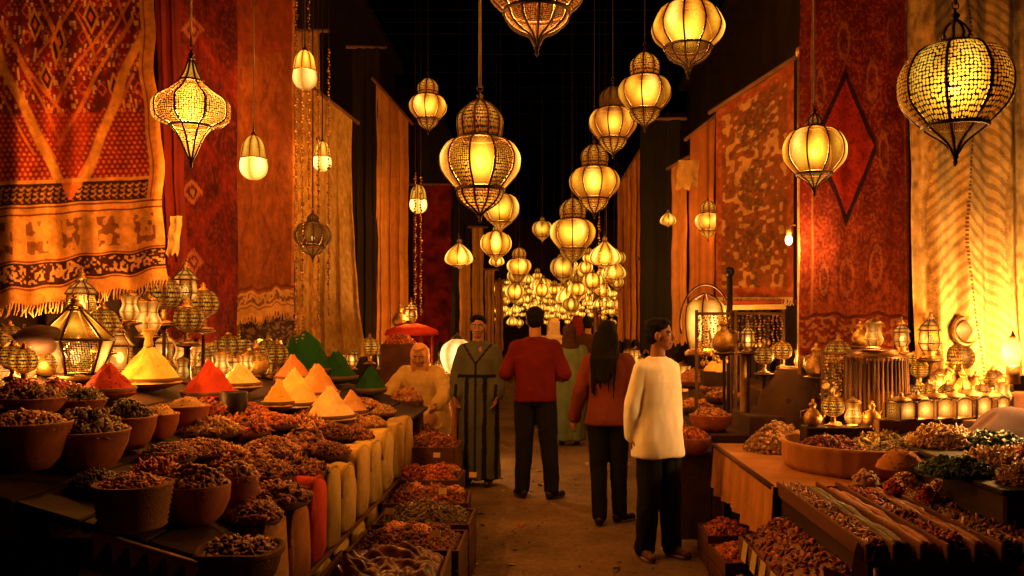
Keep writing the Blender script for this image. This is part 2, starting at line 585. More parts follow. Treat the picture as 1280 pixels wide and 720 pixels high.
def panel(mb, prof, a0, a1, bulge=.05, nu=7):
    k = len(prof)
    V, UV = [], []
    for j, (r, z) in enumerate(prof):
        for i in range(nu):
            u = i / (nu - 1)
            a = a0 + (a1 - a0) * u
            rr = r * (1 + bulge * math.sin(PI * u))
            V.append((rr * math.cos(a), rr * math.sin(a), z)); UV.append((u, j / (k - 1)))
    fs = [(j * nu + i, j * nu + i + 1, (j + 1) * nu + i + 1, (j + 1) * nu + i) for j in range(k - 1) for i in range(nu - 1)]
    mb.add(V, fs, uvs=UV)


def skirt(root, name, prof, npan, mat, parent, bulge=.0, rot=0.):
    mb = MB()
    for k in range(npan):
        panel(mb, prof, rot + 2 * PI * k / npan, rot + 2 * PI * (k + 1) / npan, bulge, 6)
    return mb.build(name, mat, parent)


DK = (.028, .012, .006)
BR = (.28, .15, .05)


def frame(root, profs, npan, rw, rot=0., metal=IRON, bulge=0.):
    mb = MB(DK)
    for prof in profs:
        for k in range(npan):
            a = rot + 2 * PI * k / npan
            mb.tube([((r + .006) * math.cos(a), (r + .006) * math.sin(a), z) for r, z in prof], rw, 5)
        for (r, z) in (prof[0], prof[-1]):
            if r > .05:
                ring = [((r + .004) * math.cos(2 * PI * i / 28), (r + .004) * math.sin(2 * PI * i / 28), z) for i in range(29)]
                mb.tube(ring, rw * 1.3, 6, caps=False)
    return mb.build('rib_frame', metal, root)


LANT = {}


def proto_lantern(kind, npan, mats, domemat, bowlmat, detailed=True, name='hanging_lantern'):
    """unit radius 1 lantern around its globe centre"""
    root = thing(name, 'x', 'lantern')
    q = 14 if detailed else 9
    rw = .030 if detailed else .026
    if kind == 'two':
        gl = smooth_prof([(.52, .55), (.80, .42), (.97, .16), (1.0, -.05), (.93, -.34), (.60, -.74)], q)
        dm = smooth_prof([(.06, 1.52), (.30, 1.40), (.52, 1.16), (.57, .92), (.52, .56)], q)
        bw = smooth_prof([(.58, -.76), (.55, -.92), (.40, -1.12), (.16, -1.28), (.04, -1.40)], q)
        top = 1.52
    elif kind == 'globe':
        gl = smooth_prof([(.26, .78), (.72, .62), (.95, .28), (1.0, -.02), (.93, -.38), (.58, -.78)], q)
        dm = smooth_prof([(.05, 1.20), (.16, 1.10), (.24, .95), (.22, .88), (.27, .79)], q)
        bw = smooth_prof([(.57, -.80), (.42, -.92), (.28, -1.02), (.14, -1.15), (.03, -1.34)], q)
        top = 1.20
    elif kind == 'bowl':
        gl = smooth_prof([(.36, .78), (.74, .62), (.97, .22), (1.0, 0), (.90, -.26), (.66, -.48)], q)
        dm = smooth_prof([(.05, 1.25), (.18, 1.15), (.3, 1.0), (.26, .88), (.37, .78)], q)
        bw = smooth_prof([(.68, -.50), (.60, -.70), (.38, -.88), (.16, -.98), (.03, -1.2)], q)
        top = 1.25
    elif kind == 'flask':
        gl = smooth_prof([(.30, .82), (.62, .52), (.95, .28), (1.0, 0), (.93, -.28), (.55, -.45)], q)
        dm = smooth_prof([(.05, 1.45), (.12, 1.25), (.19, 1.05), (.31, .82)], q)
        bw = smooth_prof([(.56, -.45), (.36, -.72), (.20, -1.05), (.10, -1.28), (.02, -1.42)], q)
        top = 1.45
    elif kind == 'onion':
        gl = smooth_prof([(.16, .95), (.40, .72), (.80, .34), (1.0, -.12), (.90, -.44), (.5, -.62)], q)
        dm = smooth_prof([(.05, 1.3), (.14, 1.2), (.17, 1.08), (.16, .95)], q)
        bw = smooth_prof([(.5, -.62), (.3, -.72), (.05, -.8)], q)
        top = 1.3
    rot = PI / npan + .35
    if detailed:
        for k in range(npan):
            mb = MB(); panel(mb, gl, rot + 2 * PI * k / npan, rot + 2 * PI * (k + 1) / npan, .05, 8)
            mb.build('glass_panel', mats[k % len(mats)], root)
    else:
        mb = MB()
        for k in range(npan):
            mb2 = mb; mb.mi = k % len(mats)
            panel(mb, gl, rot + 2 * PI * k / npan, rot + 2 * PI * (k + 1) / npan, .05, 5)
        mb.build('glass_globe', mats, root)
    frame(root, [gl, dm] + ([bw] if detailed else []), npan, rw, rot)
    skirt(root, 'pierced_dome', dm, npan, domemat, root, rot=rot)
    skirt(root, 'pierced_bowl', bw, npan, bowlmat, root, rot=rot)
    cp = MB(DK)
    cp.lathe([(.10, top - .04), (.12, top), (.05, top + .05), (.09, top + .12), (.03, top + .18), (.02, top + .26)], 12)
    ring = [(.075 * math.cos(a), 0, top + .31 + .075 * math.sin(a)) for a in np.linspace(0, 2 * PI, 15)]
    cp.tube(ring, .014, 5, caps=False)
    cp.build('cap', IRON, root)
    fb = bw[-1][1]
    fn = MB(DK); fn.lathe([(.03, fb + .02), (.07, fb - .04), (.03, fb - .10), (.05, fb - .14), (.01, fb - .22)], 10)
    fn.build('finial', IRON, root)
    b = MB(); b.ellipsoid((0, 0, 0), (.10, .10, .14), 12, 8); b.build('bulb', BULB, root, loc=(0, 0, -.08))
    if True:
        b = MB(); b.ellipsoid((0, 0, 0), (.8, .8, .62), 16, 10); b.build('glow', HALO, root, loc=(0, 0, -.05))  # added volume, stands in for light spreading inside the glass
    return root, top + .38


def bulb_lantern():
    """egg: amber cap over a bright frosted bulb"""
    root = thing('hanging_bulb', 'x', 'lamp')
    gl = smooth_prof([(.62, 1.25), (.86, .7), (1.0, 0), (.86, -.55), (.45, -.92), (.02, -1.0)], 14)
    mb = MB(); 
    for k in range(4):
        panel(mb, gl, k * PI / 2, (k + 1) * PI / 2, 0, 8)
    mb.build('frosted_globe', GW, root)
    dm = smooth_prof([(.08, 2.3), (.45, 2.1), (.75, 1.65), (.90, .95), (.96, .55)], 12)
    skirt(root, 'amber_shade', dm, 8, GO, root)
    frame(root, [dm], 8, .03, 0)
    cp = MB(DK); cp.lathe([(.2, 2.2), (.22, 2.36), (.1, 2.5), (.05, 2.75)], 10); cp.build('cap', IRON, root)
    return root, 2.75


CABLE_Z = 5.9
cables = {}


def cable(Y):
    if Y in cables:
        return
    cables[Y] = 1
    m = MB((.012, .009, .008))
    xl, xr = (-3.7, 3.55) if Y < 9 else ((-2.9, 2.95) if Y < 17 else (-2.45, 2.65))
    m.tube([(xl + (xr - xl) * k / 10, 0, .0 - .012 * 0) for k in range(11)], .004, 6)
    o = m.build('overhead_cable', CLOTH, loc=(0, Y, CABLE_Z))
    tag(o, 'thin dark cable stretched across the alley overhead to carry lanterns', 'cable', 'overhead cables across the alley')


def hang(proto, label, px, py, dpx, Y, power=0, group=None, first=None, rot=0.0, zs=1.0, rodr=.006):
    root0, top = proto
    Y = round(Y * 2) / 2
    R = S(dpx / 2, Y)
    loc = P(px, py, Y)
    if root0.get('label') == 'x':
        root0.location = loc; root0.rotation_euler = (0, 0, rot); root0.scale = (R,) * 3; root0['label'] = label
        if group: root0['group'] = group
        r = root0
    else:
        r = dup(root0, label, loc, rot, R, group)
        for ch in list(r.children):
            if ch.type == 'LIGHT' or ch.name.startswith('suspension_rod'):
                bpy.data.objects.remove(ch)
    rod = MB((.05, .03, .015) if Y < 6.6 else (.012, .008, .006))
    zt = (CABLE_Z - loc.z) / R
    rr = (max(rodr, .0035) if Y < 9 else .0022) / R
    rod.tube([(0, 0, top - .05), (0, 0, zt)], rr, 5)
    rod.build('suspension_rod', IRON if Y < 6.6 else CLOTH, r)
    cable(Y)
    if power:
        lamp(r, (0, 0, -.1), power, r=.05)
    return r


two_d = proto_lantern('two', 10, [GB, GQ, GA, GQ], GF, GF)
two_a = proto_lantern('two', 8, [GA, GB, GA], GF, GF)
two_o = proto_lantern('two', 10, [GD, GA, GD], GR, GF)
globe_p = proto_lantern('globe', 8, [GP, GP, GQ], GR, GR)
globe_g = proto_lantern('globe', 9, [GA, GB, GA], GR, GF)
bowl_a = proto_lantern('bowl', 10, [GA, GA, GB], GR, GR)
bronze = proto_lantern('bowl', 12, [GR, GR], GR, GR)
for ch in list(bronze[0].children):
    if ch.name.startswith('glow'):
        bpy.data.objects.remove(ch)
flask = proto_lantern('flask', 8, [GP, GQ, GP], GP, GP)
fl_two = proto_lantern('two', 8, [GA, GB], GF, GF, False)
fl_glb = proto_lantern('globe', 8, [GB, GA], GF, GF, False)
fl_oni = proto_lantern('onion', 8, [GB, GA, GB], GF, GF, False)
egg = bulb_lantern()

hang(two_d, 'large two-tier ribbed lantern in the middle with glowing white front panel', 600, 200, 98, 6.0, 140, rot=.1, rodr=.011)
hang(bronze, 'wide pierced bronze lantern cut off by the top of the picture', 671, -14, 120, 5.5, 480)
hang(bowl_a, 'amber ribbed lantern with dark pierced bowl beneath, high beside the red rug', 860, 38, 87, 6.0, 40)
hang(globe_p, 'big round brass lantern pierced with tiny holes before the herringbone curtain', 1194, 106, 131, 4.5, 24, rot=.25, rodr=.01)
hang(globe_g, 'round ribbed glass lantern hanging in front of the black diamond on the red rug', 1018, 188, 75, 5.5, 42)
hang(flask, 'pointed flask-shaped pierced gold lantern beside the big kilim', 239, 138, 89, 5.0, 240)
hang(two_a, 'small two-tier amber lantern hanging alone against the black sky', 535, 132, 45, 9.0, 25)
hang(two_o, 'deep orange two-tier lantern with glowing rim at its foot', 766, 152, 58, 8.0, 20)
hang(two_a, 'two-tier amber lantern just behind and above the deep orange one', 806, 114, 64, 7.5, 30, rot=.6)
hang(two_a, 'two-tier lantern with bright bulging panels under the deep orange one', 743, 226, 60, 8.5, 35, rot=.3)
hang(fl_two, 'broad two-tier amber lantern with no bowl below the bright bulging one', 716, 290, 56, 9.5, 30)
hang(fl_glb, 'round ribbed lantern peeping out behind the large middle lantern', 626, 260, 46, 10, 28)
hang(fl_glb, 'squat ribbed lantern under the one peeping out behind the middle lantern', 620, 304, 37, 11, 22, rot=.5)
hang(fl_oni, 'onion-shaped bright lantern hanging above the man in the grey robe', 574, 321, 35, 10.5, 25)
hang(fl_two, 'small two-tier lantern lower in the middle above the man in red', 649, 332, 30, 12, 18)
hang(fl_glb, 'tiny round orange lantern hanging by itself in the dark gap mid alley', 678, 286, 25, 12, 8)
hang(fl_oni, 'tiny lantern dangling right under the squat ribbed lantern', 621, 326, 19, 12.5, 5)
hang(fl_oni, 'onion lantern near the slim gold curtain above the long-haired woman', 756, 320, 38, 10, 24, rot=.4)
hang(fl_oni, 'lower onion lantern overlapping its neighbour near the slim gold curtain', 768, 340, 28, 11, 12, rot=.9)
hang(fl_glb, 'tilted-looking flat lantern with two lit halves below the broad amber one', 704, 334, 32, 11.5, 14)
hang(fl_two, 'bright bell lantern hanging against the orange-brown cloth by the street post', 885, 276, 33, 9, 24)
hang(fl_oni, 'small bell lantern next to the dark shop front', 835, 275, 20, 10, 10)
hang(egg, 'egg-shaped lamp with amber cap high beside the bead strings', 381, 97, 30, 7.0, 45)
hang(egg, 'largest egg-shaped lamp in front of the orange-brown rug', 317, 208, 34, 6.0, 70)
hang(egg, 'small egg-shaped lamp before the pale yellow cloth', 403, 203, 23, 8.5, 18)
hang(egg, 'egg-shaped lamp hanging by the beads near the dark red panel', 523, 256, 22, 11, 16)
br2 = hang(bronze, 'dark brass lantern with glowing slits hanging before the pale yellow cloth', 391, 296, 46, 7.5, 14, rot=.2)

# the far swarm of small lanterns
rs = random.Random(21)
n = 0
swarm = []
tries = 0
while n < 105 and tries < 6000:
    tries += 1
    Y = rs.choice([12, 13, 14, 15, 16, 17, 18, 19, 20, 21, 22, 24, 26, 28, 30, 32, 34, 36, 38])
    px = rs.choice([rs.gauss(655, 18), rs.gauss(715, 20), rs.uniform(625, 775), rs.gauss(758, 15)])
    py = 396 - 40 * (13 / Y) * rs.uniform(.25, 1.9)
    if 672 < px < 694 and py < 352:
        continue
    if py < 322 or px < 622:
        continue
    d = rs.uniform(.17, .33) * F / Y
    if any(abs(a - px) < .55 * (d + c) / 2 and abs(b - py) < .6 * (d + c) / 2 for a, b, c in swarm):
        if rs.random() < .7:
            continue
    swarm.append((px, py, d))
    pr = rs.choice([fl_two, fl_glb, fl_glb, fl_oni])
    hang(pr, 'small glowing lantern in the dense swarm over the far end of the alley', px, py, d, Y, (22 if n % 6 == 0 else 0), 'small lanterns swarming over the far alley', rot=rs.uniform(0, 1))
    n += 1

# tiny lanterns further down, merging into a golden glow at head height
n = 0; tries = 0; tiny = []
while n < 110 and tries < 6000:
    tries += 1
    Y = rs.choice([20, 22, 24, 26, 28, 30, 32, 34, 36, 38, 40, 42])
    px = rs.choice([rs.uniform(612, 790), rs.gauss(690, 34)])
    py = rs.uniform(350, 404)
    if py < 372 and 668 < px < 700 or not 606 < px < 792:
        continue
    if 372 > py + abs(px - 690) * .0 + 14 and rs.random() < .5:
        continue
    d = rs.uniform(.16, .30) * F / Y
    if any(abs(a - px) < .5 * (d + c) / 2 and abs(b - py) < .5 * (d + c) / 2 for a, b, c in tiny):
        continue
    X = (px - VX) * Y / F
    if abs(X) > 2.3:
        continue
    tiny.append((px, py, d))
    hang(rs.choice([fl_two, fl_glb, fl_oni]), 'tiny golden lantern in the far glow at head height down the alley', px, py, d, Y, (26 if n % 12 == 0 else 0), 'tiny lanterns in the far glow', rot=rs.uniform(0, 1))
    n += 1
# ------------------------------------------------------------------ rugs and curtains
def h2(a, b=0, s=0):
    x = np.sin(a * 127.1 + b * 311.7 + s * 74.7) * 43758.5453
    return x - np.floor(x)


def seg(px, py, x0, y0, x1, y1, w):
    dx, dy = x1 - x0, y1 - y0
    t = np.clip(((px - x0) * dx + (py - y0) * dy) / (dx * dx + dy * dy), 0, 1)
    d = np.hypot(px - x0 - t * dx, py - y0 - t * dy)
    return np.clip((w - d) / (.35 * w) , 0, 1)


def mix(c, mask, col):
    return c * (1 - mask[:, None]) + np.asarray(col)[None] * mask[:, None]


def rect(px, py, x0, y0, x1, y1):
    return ((px >= x0) & (px < x1) & (py >= y0) & (py < y1)).astype(float)


def vnoise(x, y, s=0):
    xi, yi = np.floor(x), np.floor(y); fx, fy = x - xi, y - yi
    fx = fx * fx * (3 - 2 * fx); fy = fy * fy * (3 - 2 * fy)
    a, b, c, d = h2(xi, yi, s), h2(xi + 1, yi, s), h2(xi, yi + 1, s), h2(xi + 1, yi + 1, s)
    return (a * (1 - fx) + b * fx) * (1 - fy) + (c * (1 - fx) + d * fx) * fy


GOLD = (.56, .25, .06); RED = (.21, .015, .009); DARK = (.045, .012, .008); ORNG = (.5, .13, .03)


def sheet(name, label, cat, fn, nu, nv, colfn, mat, fringe=None, rod=True, back=None):
    """hanging textile: fn(u,v)->world point.  > woven_field, fringe, hanging_rod"""
    p0 = Vector(fn(.5, 1))
    t = thing(name, label, cat, p0)
    dk = 1.0 if name in ('kilim_rug', 'woven_curtain', 'cloth_tag') else .72
    m = MB(); m.grid(lambda u, v: Vector(fn(u, v)) - p0, nu, nv, lambda U, V: np.asarray(colfn(U, V)) * dk)
    m.build('woven_field', mat, t)
    if fringe:
        fr = MB(fringe); r = random.Random(len(label))
        k = 70
        for i in range(k):
            u = (i + .5) / k
            a = Vector(fn(u, 1)) - p0
            fr.tube([a + Vector((0, 0, .004)), a + Vector((r.uniform(-.012, .012), r.uniform(-.02, .0), -.035)), a + Vector((r.uniform(-.02, .02), r.uniform(-.03, 0), -.07))], [.006, .005, .003], 4)
        fr.build('fringe', CLOTH, t)
    if rod:
        a, b = Vector(fn(0, 0)) - p0, Vector(fn(1, 0)) - p0
        d = (b - a).normalized() * .12
        ro = MB((.12, .06, .03)); ro.tube([a - d + Vector((0, .02, .02)), b + d + Vector((0, .02, .02))], .022, 8); ro.build('hanging_rod', WOOD, t)
    return t


# 1. the big kilim
def kilim_col(U, V):
    x = -60 + U * 262; y = -60 + V * 430
    c = np.tile(RED, (len(x), 1)).astype(float)
    # speckled honeycomb weave
    row = np.floor(y / 6); cx = (x / 7 + .5 * (row % 2))
    cell = np.hypot((cx - np.floor(cx) - .5) * 7, (y / 6 - row - .5) * 6)
    dots = (cell < 1.9).astype(float)
    rr = h2(np.floor(cx), row)
    upper = (y < 150)
    c = mix(c, dots * np.where(upper, rr > .55, 1) * .75, (.55, .17, .045))
    c = mix(c, upper * (vnoise(x / 16, y / 26) > .52) * .6, DARK)
    c = mix(c, upper * (h2(np.floor(x / 3), np.floor(y / 6), 3) > .86), (.55, .30, .14))
    # rows of little red and dark lozenges
    lz = np.abs((x % 24) - 12) / 12 + np.abs((y % 34) - 17) / 17
    c = mix(c, upper * (np.abs(lz - .5) < .10) * .7, (.5, .09, .03))
    for (ox, oy, sx, sy) in ((119, 25, 10, 22), (46, 35, 9, 22), (77, 60, 10, 30), (64, 105, 9, 20), (150, 120, 9, 22)):
        l2 = np.abs(x - ox) / sx + np.abs(y - oy) / sy
        c = mix(c, (l2 < 1).astype(float), DARK)
        c = mix(c, (np.abs(l2 - .9) < .17).astype(float), (.5, .2, .05))
        c = mix(c, (l2 < .35).astype(float), (.5, .1, .03))
    inV = ((x - 86) / 88) ** 2
    for ln in ((-60, -60, 80, 153, 2.6), (22, 60, 73, 180, 2.2), (172, 28, 73, 190, 3), (146, 24, 62, 150, 2.4), (110, -10, 52, 75, 2), (60, 20, 95, 112, 2.2), (100, 20, 128, 80, 2), (30, -60, 70, 40, 2), (176, 100, 96, 228, 2.2), (10, 90, 66, 205, 2), (-40, 40, 40, 200, 2), (140, -60, 165, 40, 2), (210, -60, 118, 90, 2)):
        c = mix(c, seg(x, y, *ln), (.52, .15, .04))
    c = mix(c, ((y > 150) & (y < 236) & (np.abs(x - 86) < (240 - y) * .42)) * .45, (.4, .04, .015))
    c = mix(c, np.maximum(seg(x, y, -12, 40, 76, 248, 7), seg(x, y, 190, 40, 96, 248, 7)), (.62, .27, .06))
    c = mix(c, rect(x, y, -60, 236, 187, 262), DARK)
    band = rect(x, y, -60, 240, 187, 259)
    c = mix(c, band * ((np.abs(((x + 3 * np.sign(np.sin(y))) % 9) - 4.5) + np.abs((y % 6) - 3) < 3.2)), (.38, .18, .07))
    tri = (np.abs(x - 88) < (262 - y) * .55) & (y > 232) & (y < 258)
    c = mix(c, tri.astype(float), ORNG)
    c = mix(c, rect(x, y, -60, 233, 187, 237), GOLD)
    # lower field
    c = mix(c, (y >= 262).astype(float), (.58, .27, .075))
    for yy in (264, 272):
        c = mix(c, rect(x, y, -60, yy, 210, yy + 2.5), (.16, .04, .015))
    blot = (vnoise(x / 5, y / 6, 5) > .52) & (np.abs(((x + 20) % 44) - 22) < 13) & (y > 281) & (y < 318)
    c = mix(c, blot * .8, (.13, .035, .02))
    c = mix(c, rect(x, y, -60, 327, 210, 352), DARK)
    c = mix(c, rect(x, y, -60, 330, 210, 349) * (vnoise(x / 2.6, y / 2.6, 8) > .56), (.5, .27, .11))
    for yy in (324, 353):
        c = mix(c, rect(x, y, -60, yy, 210, yy + 2), (.2, .05, .02))
    # right border
    c = mix(c, ((x > 183) & (y < 262)).astype(float), (.56, .23, .05))
    c = mix(c, ((x > 186.5) & (x < 188.5) & (y < 262)).astype(float), (.25, .06, .02))
    wear = vnoise(x / 30, y / 30, 9) * .35 + vnoise(x / 4, y / 4, 2) * .3
    return np.clip(c * (.52 + wear[:, None]) * (.75 + .35 * np.clip(V * 1.6 - .2, 0, 1))[:, None], 0, 1)  # worn tone, plus lamplight from below painted as a lighter hem


def kilim(u, v):
    px = -60 + u * (248 + 22 * v)
    py = -60 + 410 * v + (1 - u) * 48 * v ** 4
    Y = 6.1 - .25 * (1 - u) - (1 - u) * .75 * v ** 4 - .22 * v ** 3
    Y += (.05 * math.sin(u * 9 + v * 2.6) + .03 * math.sin(u * 19 - v * 1.7) + .012 * math.sin(u * 47 + v * 5)) * (.4 + .8 * v) + .03 * mnoise.noise(Vector((u * 3, v * 4, 2)))
    py += (3 * math.sin(u * 17) + 2 * math.sin(u * 39)) * v ** 6; px += 2.5 * math.sin(v * 13) + 1.5 * math.sin(v * 31)
    return P(px, py, Y)


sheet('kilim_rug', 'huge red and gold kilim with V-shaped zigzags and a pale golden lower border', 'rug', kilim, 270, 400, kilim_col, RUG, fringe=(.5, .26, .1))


# 2. dark red drape next to it
def drape(px0, px1, py0, py1, Y0, Y1, amp, k, lean=0, flare=0, sway=0):
    def f(u, v):
        px = px0 + (px1 - px0) * u + lean * v + flare * (u - .3) * v ** 2.5
        Y = Y0 + (Y1 - Y0) * u
        Yp = Y + amp * (math.sin(u * k * 2 * PI + .8 * math.sin(v * 3)) + .4 * math.sin(u * k * 4.6 * PI + 1 + v)) * (.55 + .45 * v)
        py = (py0 if not isinstance(py0, tuple) else py0[0] + (py0[1] - py0[0]) * u)
        py1_ = (py1 if not isinstance(py1, tuple) else py1[0] + (py1[1] - py1[0]) * u)
        px += (.55 * math.sin(v * 11 + px0) + .3 * math.sin(v * 29 + px1)) * min(1, 9 / Y * 1.0)
        py1_ += 2.5 * math.sin(u * 14 + px0) + 1.5 * math.sin(u * 33)
        q = P(px, py + (py1_ - py) * v, Y)
        return (q.x, Yp + .02 * mnoise.noise(Vector((u * 4 + px0, v * 7, 1))), q.z)
    return f


def streak_col(base, dark, sx=40, sy=2.5, s=0, band=None):
    def f(U, V):
        n = vnoise(U * sx, V * sy, s) * .6 + vnoise(U * sx * 3, V * sy * 3, s + 1) * .4
        c = mix(np.tile(base, (len(U), 1)).astype(float), np.clip(n * 1.5 - .3, 0, 1), dark)
        if band is not None:
            c = band(U, V, c)
        return c
    return f


def redband(U, V, c):
    z = np.abs(((U * 1.0 + V * 3.2) % .8) - .4)
    z2 = np.abs(((1 - U + V * 3.2) % .8) - .4)
    c = mix(c, np.clip(1 - np.minimum(z, z2) / .1, 0, 1) * .6, (.17, .014, .010))
    for vv in (.2, .42, .62, .8):
        l_ = np.abs(U - .42) / .16 + np.abs(V - vv) / .035
        c = mix(c, (np.abs(l_ - .8) < .2) * .8, (.3, .1, .05))
        c = mix(c, (l_ < .3) * .8, (.32, .14, .07))
    c = mix(c, (vnoise(U * 60, V * 160, 3) > .62) * .4, (.2, .03, .015))
    return c


sheet('wall_hanging', 'dark crimson hanging with faint diagonal bands between the kilim and the orange rug', 'wall hanging', drape(200, 296, -60, 425, 6.6, 7.3, .02, 3), 90, 160, streak_col((.10, .008, .007), (.035, .006, .006), 9, 3, 4, redband), RUG)
sheet('curtain', 'narrow bright red curtain at the edge of the big kilim', 'curtain', drape(192, 222, -60, 330, 6.35, 6.5, .02, 2.2, lean=10), 40, 60, streak_col((.14, .010, .006), (.07, .007, .005), 8, 1, 2), CLOTH)
sheet('cloth_tag', 'small pale yellow cloth pinned beside the kilim edge', 'cloth', drape(213, 228, 270, 318, 6.2, 6.25, .012, 1, lean=-6), 10, 14, streak_col((.5, .33, .14), (.4, .22, .08), 5, 5), CLOTH, rod=False)


def orug(U, V):
    x = U * 76; y = V * 460 - 60
    c = np.tile((.25, .07, .018), (len(x), 1)).astype(float)
    n = vnoise(x / 3, y / 22, 3)
    c = mix(c, np.clip(n * 1.6 - .6, 0, 1) * .8, (.2, .045, .015))
    for k in (18, 40, 60):
        vv = np.abs(x - k - 7 * np.sin(y / 17 + k)) < 1.5
        c = mix(c, vv * (y > 60) * (vnoise(x / 3, y / 5, k) > .4) * .75, (.16, .04, .015))
        bl = np.hypot((x - k) / 4, ((y + k) % 62 - 30) / 13)
        c = mix(c, (np.abs(bl - .8) < .25) * .55, (.17, .04, .015))
    c = mix(c, (y < 70) * .55, (.2, .025, .012))
    c = mix(c, ((x < 3) | (x > 73)).astype(float) * .7, (.5, .2, .05))
    c = mix(c, (np.abs(y - 366) < 1.5).astype(float), (.14, .03, .01))
    c = mix(c, (y > 371).astype(float), (.52, .27, .09))
    c = mix(c, ((y > 375) & (y < 386) & (vnoise(x / 2.4, y / 3, 6) > .5)).astype(float), (.18, .07, .03))
    c = mix(c, (np.abs(y - 390) < 1).astype(float), (.2, .06, .02))
    return c


sheet('pile_rug', 'tall orange-brown rug with a lace-like pale hem behind the egg-shaped lamps', 'rug', drape(290, 368, -60, (398, 388), 7.4, 8.3, .018, 2), 100, 280, orug, RUG, fringe=(.4, .2, .07))
sheet('trim_cloth', 'dark patterned cloth below the pale hem of the orange-brown rug', 'cloth', drape(300, 370, 392, 425, 7.6, 8.4, .012, 2), 50, 20, lambda U, V: mix(np.tile((.05, .02, .02), (len(U), 1)), (vnoise(U * 22, V * 12) > .6) * .6, (.3, .17, .1)), CLOTH, rod=False)


def lace(U, V):
    c = np.tile((.52, .30, .08), (len(U), 1)).astype(float)
    c = mix(c, (vnoise(U * 14, V * 90, 2) > .55) * .55, (.22, .09, .025))
    c = mix(c, np.clip((.45 - V) * 2, 0, 1) * .6, (.22, .09, .03))
    return c


sheet('lace_cloth', 'narrow lacy yellow cloth behind the strings of beads', 'cloth', drape(368, 400, 40, 442, 9.0, 9.3, .02, 2), 50, 240, lace, CLOTH)
sheet('curtain', 'pale yellow speckled cloth hanging behind the dark brass lantern', 'curtain', drape(398, 440, (118, 150), 445, 9.3, 9.9, .04, 2.5, flare=26), 60, 150, streak_col((.5, .32, .10), (.3, .15, .04), 30, 60, 3), CLOTH)
sheet('curtain', 'tall orange curtain glowing at its foot near the red canopy', 'curtain', drape(470, 510, (105, 150), 432, 11.5, 12.2, .05, 3.2), 70, 90, streak_col((.52, .24, .06), (.34, .12, .03), 9, 1, 5), CLOTH)
sheet('curtain', 'slim gold curtain beside the dark shop front', 'curtain', drape(772, 800, (236, 190), 425, 13.2, 12.5, .06, 3.5), 60, 70, streak_col((.5, .22, .05), (.25, .09, .02), 10, 1, 6), CLOTH)
for k, (x0, x1, y0, Y, lab) in enumerate(((574, 588, 325, 13.5, 'first gold scarf strip beyond the dark red panel'), (590, 604, 285, 14.5, 'tallest gold scarf strip in the row beyond the dark red panel'), (606, 618, 338, 15.5, 'third gold scarf strip from the dark red panel'), (619, 629, 352, 17, 'shortest farthest gold scarf strip in the left hand row'), (801, 812, 325, 12, 'narrow orange scarf strip against the dark shop front'), (742, 752, 345, 19, 'far thin gold scarf strip behind the long-haired woman'))):
    sheet('scarf', lab, 'scarf', drape(x0, x1, y0, 440, Y, Y + .3, .04, 2), 20, 50, streak_col((.58, .34, .09), (.3, .13, .03), 7, 1, k), CLOTH)


# dark red panel with thin shelf lines
def redpanel(U, V):
    c = np.tile((.16, .014, .012), (len(U), 1)).astype(float)
    return mix(c, np.clip(vnoise(U * 5 + V * 4, V * 26, 2) * 1.6 - .5, 0, 1), (.05, .006, .006))


sheet('wall_hanging', 'dark red quilted panel behind the red canopy', 'wall hanging', drape(516, 564, 232, 430, 13.6, 13.9, .02, 2), 40, 80, redpanel, RUG)


# ---- right side
def herr(U, V):
    x = 1135 + U * 190; y = -60 + V * 520
    c = np.tile((.58, .37, .14), (len(x), 1)).astype(float)
    cx = 1206 + 8 * np.sin(y / 60)
    k = ((y - np.abs(x - cx) * -1.0) / 13) % 1
    k = ((y + np.abs(x - cx) * 1.0 * -1) / 15) % 1
    inside = (np.abs(x - cx) < 46)
    c = mix(c, inside * (k < .42) * .62, (.22, .115, .04))
    c = mix(c, (np.abs(x - cx) < 1.6) * ((y / 5) % 1 < .6), (.12, .045, .015))
    e = (np.abs(np.abs(x - cx) - 49) < 3.5)
    c = mix(c, e * ((y / 4 + x / 3) % 1 < .5) * .7, (.2, .09, .03))
    n = vnoise(x / 3.5, y / 8, 4)
    c = mix(c, (~inside) * np.clip(n * 1.7 - .6, 0, 1) * .7, (.18, .08, .022))
    c *= np.clip(.35 + .75 * V, .35, 1.05)[:, None]  # light from below painted in: colour darkens towards the top
    return c


sheet('woven_curtain', 'golden herringbone woven curtain lit brightly from below', 'curtain', drape(1134, 1330, -60, 470, 6.0, 5.7, .035, 4.5, lean=12), 170, 380, herr, RUG)


